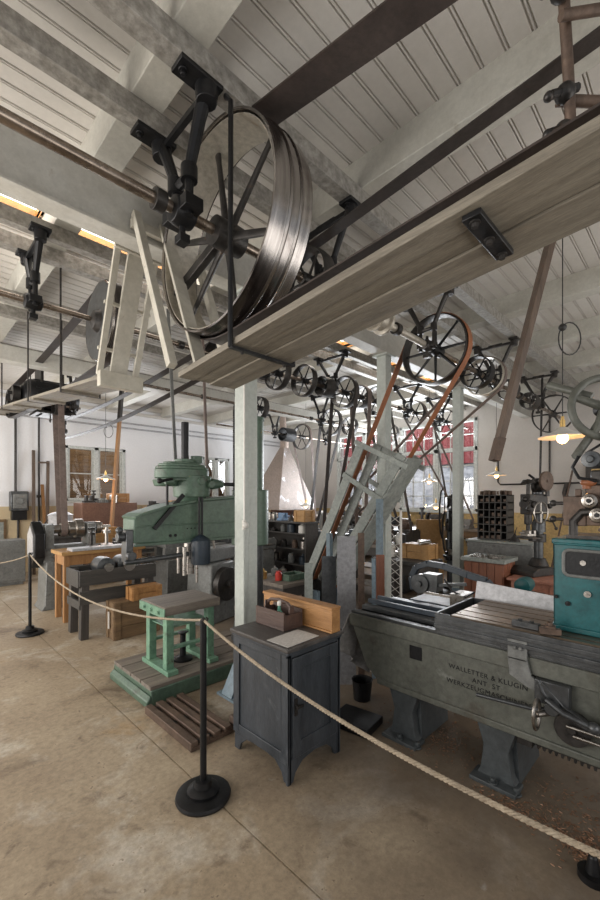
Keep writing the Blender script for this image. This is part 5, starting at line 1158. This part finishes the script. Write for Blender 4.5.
# mid-ground cluster right of the guards
bench('grey-topped workbench with vises right of the guards',5.6,6.1,3.6,4.6,.92,'gwood','bwoodz')
bench('dark workbench behind the bow saw',4.75,5.3,2.55,3.35,.86,'bwood','bwoodz')
crate(5.0,5.28,2.62,3.0,.862,1.06,'open yellow wooden box on the dark workbench','ywood')
sm('jar',5.0,3.18,.862,.16,'white','pale square can on the dark workbench','can')
sm('vise',5.75,4.35,.922,.28,'bluesh','dark blue vise at the left of the grey-topped bench','vise')
sm('grinder',5.85,3.95,.922,.36,'rusty','rusty grinder in the middle of the grey-topped bench','grinder')
sm('arbor',5.75,3.7,.922,.24,'iron','dark arbor at the right of the grey-topped bench','tool')
sm('rods',5.05,2.75,1.064,.16,'steel','bundle of steel rods on the open yellow box','rods')
b = B(); b.bx((7.0,3.62,.65),(.5,.03,1.3),rz=-.78); solo('board', b, MT['ywood'], 'yellow wooden board standing left of the far post', 'board')
# drill with hoses by far post
def pillar_drill(label,x,y,z0,h,m,rz=0,col='iron'):
    t = thing('drill_press',label,'drill',(x,y,z0),rz)
    def P(n,b,mm,bev=0): return part(n,b,MT[mm],t,bev,world=False)
    b = B(); b.prism([(-.28,0),(.2,0),(.2,.05),(.1,.10),(-.18,.10),(-.28,.05)],'y',-.17,.17); b.lathe([(0,.1),(.12,.1),(.08,.2),(0,.2)],(.06,0,0),'z',20); P('base',b,m,.008)
    b = B(); b.cyl((.06,0,.1),(.06,0,h*.82),.055,n=24); b.cyl((.06,0,.42*h),(.06,0,.52*h),.08,n=24); P('column',b,'bedd')
    b = B(); b.cyl((-.12,0,.36*h),(-.12,0,.38*h),.15,n=32); b.box(-.1,.06,-.03,.03,.33*h,.37*h); b.cyl((.06,0,.32*h),(.06,0,.40*h),.085,n=20); P('table',b,m,.004)
    b = B(); b.box(-.2,.14,-.07,.07,.60*h,.80*h); b.cyl((-.14,0,.42*h),(-.14,0,.95*h),.024); b.cyl((-.14,0,.5*h),(-.14,0,.66*h),.045,n=18); b.cyl((-.14,-.1,.7*h),(-.14,.1,.7*h),.045); P('head',b,m,.01)
    b = B(); b.lathe([(.03,-.09),(.05,-.09),(.05,-.04),(.08,-.04),(.08,.01),(.11,.01),(.11,.06),(.03,.06)],(.10,0,.88*h),'y',28); b.box(.07,.13,-.1,-.08,.78*h,.96*h); b.box(.07,.13,.08,.1,.78*h,.96*h); P('cone_pulley',b,'iron',.003)
    b = B(); b.cyl((-.14,0,.92*h),(.10,0,.92*h),.02); b.lathe([(.02,-.02),(.09,-.015),(.06,.03),(.02,.03)],(-.14,0,.92*h),'z',24); P('bevel_gear',b,'iron')
    b = B(); b.tube([(-.1+.13*math.cos(a),-.14,.62*h+.13*math.sin(a)) for a in [2*PI*i/20 for i in range(20)]],.01,8,True); b.cyl((-.1,0,.62*h),(-.1,-.16,.62*h),.014); b.cyl((-.23,-.14,.62*h),(.03,-.14,.62*h),.008); b.cyl((-.1,-.14,.62*h-.13),(-.1,-.14,.62*h+.13),.008); P('feed_wheel',b,'steel')
    b = B(); b.tube([(.14,.08,.78*h),(.22,.1,.7*h),(.26,.1,.55*h),(.2,.08,.42*h),(.12,.05,.36*h)],.02,8); b.sph((-.2,0,.75*h),.035); b.sph((.2,-.05,.68*h),.035); P('counterbalance',b,'iron')
    b = B(); b.lathe([(.02,-.02),(.115,-.02),(.125,-.015),(.125,.015),(.115,.02),(.02,.02)],(.06,-.1,.93*h),'y',32); b.cyl((.06,-.13,.93*h),(.06,.1,.93*h),.018); P('flywheel',b,'rusty',.003)
    b = B(); b.tube([(.06,.13,1.0*h),(.16,.14,.97*h),(.24,.15,.85*h),(.27,.15,.7*h),(.22,.14,.58*h),(.14,.12,.52*h)],.016,8); P('belt_guard',b,'black')
    b = B(); b.tube([(-.14,-.05,.74*h),(-.28,-.12,.72*h),(-.34,-.14,.66*h)],.011,8); b.sph((-.34,-.14,.655*h),.024); b.tube([(0,-.1,.55*h),(-.02,-.24,.53*h),(-.02,-.28,.47*h)],.01,8); b.sph((-.02,-.28,.47*h),.02); P('crank',b,'iron')
    b = B(); b.bx((-.14,0,.395*h),(.16,.1,.03)); b.bx((-.17,0,.42*h),(.04,.1,.05)); b.bx((-.08,0,.42*h),(.04,.1,.05)); b.cyl((-.2,0,.42*h),(-.3,0,.42*h),.01); P('clamp',b,'steel',.002)
    return t
pillar_drill('old belt-driven drill press on the salmon table by the right wall',5.82,1.56,.722,1.27,'iron',-.35)
pillar_drill('slender dark drill press left of the far post',6.95,3.2,0,1.85,'black',.6)
bench('salmon-painted iron table carrying the drill press',5.3,6.1,1.2,1.74,.72,'pink','pink',name='machine_table',shelf=False,th=.03,lg=.05,cat='table')
sm('motor',5.0,1.45,.62,.2,'teal','small teal motor below the salmon table','motor')
bench('low dark trestle carrying the small teal motor',4.8,5.2,1.3,1.6,.62,'bwood','bwoodz',shelf=False,lg=.04,th=.03)
# counter with grey top, pigeonholes
t = thing('wooden_counter','red-brown boarded counter with grey top by the far post','counter',(5.5,2.05,0))
x0,x1,y0,y1=5.35,5.78,1.8,2.28
b = B(); b.box(x0,x1,y0,y1,0,.87)
for k_ in range(5): b.box(x0-.012,x0,y0+k_*.096,y0+k_*.096+.09,.02,.86)
for k_ in range(5): b.box(x0+k_*.086,x0+k_*.086+.08,y0-.012,y0,.02,.86)
part('body', b, MT['rwood'], t, .004)
b = B(); b.box(x0-.04,x1+.03,y0-.04,y1+.03,.87,.92); part('countertop', b, MT['guard'], t, .006)
rnd = random.Random(5); b = B()
for i in range(60):
    x=rnd.uniform(x0,x0+.3); y=rnd.uniform(y0+.02,y1-.05); b.bx((x,y,.93),(rnd.uniform(.02,.06),.015,.015),rz=rnd.uniform(0,3))
solo('steel_offcuts', b, MT['steel'], 'scattered small steel offcuts on the grey counter top', 'offcuts', kind='stuff')
t = thing('grey_chest','low grey metal chest behind the counter','chest',(6.6,2.2,0))
b = B(); b.box(6.35,6.85,1.75,2.66,.0,1.02); part('body', b, MT['grey'], t, .01)
b = B(); b.box(6.33,6.87,1.73,2.68,1.02,1.05); part('lid', b, MT['guard'], t, .005)
for k_ in range(2):
    b = B(); b.box(6.338,6.35,1.73+k_*.45,2.14+k_*.45,.1,.98); part('door', b, MT['grey'], t, .004)
t = thing('pigeonhole_rack','dark wooden pigeonhole rack with many small compartments','rack',(6.6,2.3,1.052))
x0,x1,y0,y1,z0,z1=6.5,6.8,2.12,2.56,1.052,1.74; b = B()
b.box(x1-.015,x1,y0,y1,z0,z1)
for k_ in range(6): y=y0+(y1-y0-.015)*k_/5; b.box(x0,x1,y,y+.015,z0,z1)
for k_ in range(7): z=z0+(z1-z0-.015)*k_/6; b.box(x0-.003,x1,y0,y1,z,z+.015)
part('carcass', b, MT['bwood'], t)
b = B(); rnd=random.Random(2)
for i in range(5):
    for j in range(6):
        if rnd.random()<.8:
            y=y0+.02+i*.085; z=z0+.016+j*.1135; b.box(x0+.03,x1-.05,y+.005,y+rnd.uniform(.035,.06),z,z+rnd.uniform(.02,.06))
for i in range(14): b.bx((x0+.1+rnd.uniform(-.05,.1),y0+.02+i*.03,z1+.03),(.1,.03,rnd.uniform(.04,.08)),rz=rnd.uniform(-.5,.5))
part('stored_parts', b, MT['rusty'], t, kind='stuff')
# right wall boards, hose
t = thing('wall_panel','ochre panel in a dark frame on the right wall behind the dials','panel',(9.9,1.0,1.4))
b = B(); b.box(9.90,9.97,.65,1.75,1.36,2.35); part('frame', b, MT['bwood'], t, .005); b = B(); b.box(9.89,9.90,.75,1.65,1.44,2.27); part('panel', b, MT['wains'], t)
b = B(); b.tube([(9.9,2.05,2.0),(9.88,2.1,1.8),(9.88,2.05,1.5),(9.88,1.95,1.3),(9.88,1.85,1.15)],[.06,.055,.05,.035,.015],10); solo('curved_sickle', b, MT['iron'], 'dark curved sickle-like iron hanging from the wall pipe', 'iron')
for y0_,y1_,lb in ((2.1,1.95,'left thin rod leaning on the ochre dado'),(.30,.5,'right thin rod leaning on the ochre dado')):
    b = B(); b.cyl((9.5,y0_+.2,0),(9.92,y1_,2.4),.018,n=8); solo('leaning_rod', b, MT['rusty'], lb, 'rod')
b = B(); b.cyl((8.6,2.25,1.0),(8.65,2.2,4.2),.02,n=8); solo('shifter_pole', b, MT['iron'], 'thin dark rod rising behind the drill press', 'rod')

# more machines and parts across the middle of the hall
mid=[('motor',5.15,2.85,.862,.2,'iron','dark motor at the left end of the dark workbench','motor'),
('gear',5.2,3.15,.862,.2,'steel','bright gear lying at the back of the dark workbench','gear'),
('oilcan',5.9,4.2,.922,.16,'brass','brass oil can between the vise and the grinder','oil can'),
('stack',5.75,3.75,.922,.16,'rusty','rusty block stack at the right of the grey-topped bench','blocks'),
('rods',5.85,4.45,.925,.22,'steel','bundle of steel rods on the left of the grey-topped bench','rods'),
('can',5.95,3.65,.922,.14,'white','white can at the right corner of the grey-topped bench','can'),
('vise',4.75,10.15,1.462,.2,'iron','dark vise on the left orange crate of the back bench','vise'),
('motor',6.1,10.0,1.202,.24,'grey','grey motor at the right of the wide crate','motor'),
('gear',5.78,10.2,1.402,.2,'iron','dark gear on the wide orange crate','gear'),
('arbor',2.1,6.5,.962,.16,'iron','dark arbor at the left of the orange work table','tool'),
('vise',2.66,6.42,.962,.14,'steel','small bright vise at the right end of the orange work table','vise'),
('can',3.72,9.98,1.582,.18,'steel','steel can beside the orange box on the rust-brown cabinet','can'),
('tray',4.3,7.2,.802,.3,'boxwood','orange tray on the red-brown work table','tray'),
('vise',4.0,7.1,.802,.22,'iron','dark vise on the red-brown work table','vise'),
('motor',4.65,7.15,.802,.24,'rusty','rusty motor on the red-brown work table','motor'),
('oilcan',6.45,2.0,.0+1.052-.0,.14,'iron','dark oil can right of the pigeonhole rack','oil can')]
for a_ in mid: sm(*a_)
bench('heavy dark bench in front of the windows, left of the far post',7.1,7.7,4.9,5.7,.95,'gwood','bwoodz')
for kd,x,y,q,mm,lb,ct in (('grinder',7.35,5.5,.36,'iron','dark grinder on the heavy dark bench','grinder'),('arbor',7.35,5.2,.28,'rusty','tall rusty arbor on the heavy dark bench','tool'),('vise',7.4,5.02,.26,'bedd','dark steel vise at the right end of the heavy dark bench','vise')): sm(kd,x,y,.952,q,mm,lb,ct)
pillar_drill('black pillar drill between the left and right tall windows',8.6,5.9,0,2.0,'black',.4)
pillar_drill('rusty pillar drill in front of the left tall window',8.75,6.6,0,1.9,'rusty',.9)
shaper('small dark shaping machine beyond the belt guards',6.3,5.3,.95,'bedd',1.4)
lathe_machine('dark lathe between the guards and the far post',5.3,4.95,0.0+1.9,'black',-PI/2+.25,cover=False) if False else None
sheet_cabinet('dark steel cabinet standing left of the yellow board',6.35,6.9,3.75,4.15,1.12,'bedd')
sm('stack',6.6,3.9,1.122,.2,'rusty','rusty stack of blocks on the dark steel cabinet','blocks')
# bow saw behind the planer bed
t = thing('power_hacksaw','dark blue power hacksaw with arched frame behind the planer','saw',(3.65,1.7,0))
b = B(); b.box(3.45,3.75,1.35,2.0,.45,.74); b.box(3.5,3.7,1.4,1.6,0,.45); b.box(3.5,3.7,1.8,1.95,0,.45); part('stand', b, MT['bluesh'], t, .01)
pts=[(3.6,2.03,.80),(3.6,2.05,.92),(3.6,2.0,1.02),(3.6,1.88,1.07),(3.6,1.72,1.06),(3.6,1.5,1.01),(3.6,1.34,.98),(3.6,1.24,.86),(3.6,1.16,.72)]
b = B()
for i in range(len(pts)-1): b.beam(pts[i],pts[i+1],.05,.055,(1,0,0))
part('saw_frame', b, MT['bluesh'], t, .004)
b = B(); b.cyl((3.52,1.93,.88),(3.58,1.93,.88),.09,n=28); b.cyl((3.5,1.93,.88),(3.52,1.93,.88),.03); b.box(3.54,3.66,1.76,1.9,.82,.98); b.beam((3.57,1.9,.86),(3.57,1.5,.93),.02,.03,(1,0,0)); part('drive', b, MT['bedd'], t, .003)
b = B(); b.box(3.59,3.6,1.2,2.0,.78,.80); b.box(3.5,3.72,1.5,1.62,.74,.84); part('blade', b, MT['steel'], t)
b = B(); b.tube([(3.56,1.7,.95),(3.54,1.62,.86),(3.54,1.5,.82),(3.54,1.42,.88)],.008); part('hose', b, MT['black'], t)
b = B(); b.cyl((2.2,.36,0),(2.2,.36,.03),.06,n=24); b.cyl((2.2,.36,.03),(2.2,.36,.09),.03,.02,n=16); b.sph((2.2,.36,.09),.02); solo('floor_bolt', b, MT['black'], 'small black round foot on the floor at the lower right edge', 'foot')

# repeats carry a group phrase
GR={'belt_pulley':'belt pulleys on the line shafts','shaft_hanger':'hangers carrying the line shafts','drive_belt':'leather drive belts','line_shaft':'overhead line shafts','workbench':'workbenches around the hall','wooden_crate':'wooden crates and boxes','lathe':'lathes in the hall','bench_vise':'vises on the benches','bench_grinder':'bench grinders','can':'cans on shelves and benches','jar':'jars on shelves and benches','gear_wheel':'loose gear wheels','machine_arbor':'loose arbors','electric_motor':'small motors','conduit':'conduits on the walls','pole':'poles leaning on the white wall','shifter_pole':'belt-shifter poles','metal_sheet':'sheets leaning behind the cabinet','board':'loose boards','barrier_rope':'barrier ropes','drill_press':'pillar drills','shaping_machine':'shaping machines','block_stack':'block stacks','hanger_rod':'rods hanging the far trough','leaning_rod':'rods leaning on the dado','steel_rods':'rod bundles','oil_can':'oil cans','belt_guard':'inclined belt guards','belt_trough':'planked belt troughs','slat_frame':'white slat frames','parts_tray':'parts trays','metal_cabinet':'metal cabinets'}
for o in S.objects:
    if o.parent is None and o.get('label') and not o.get('group'):
        k_=o.name.split('.')[0]
        if k_ in GR: o['group']=GR[k_]
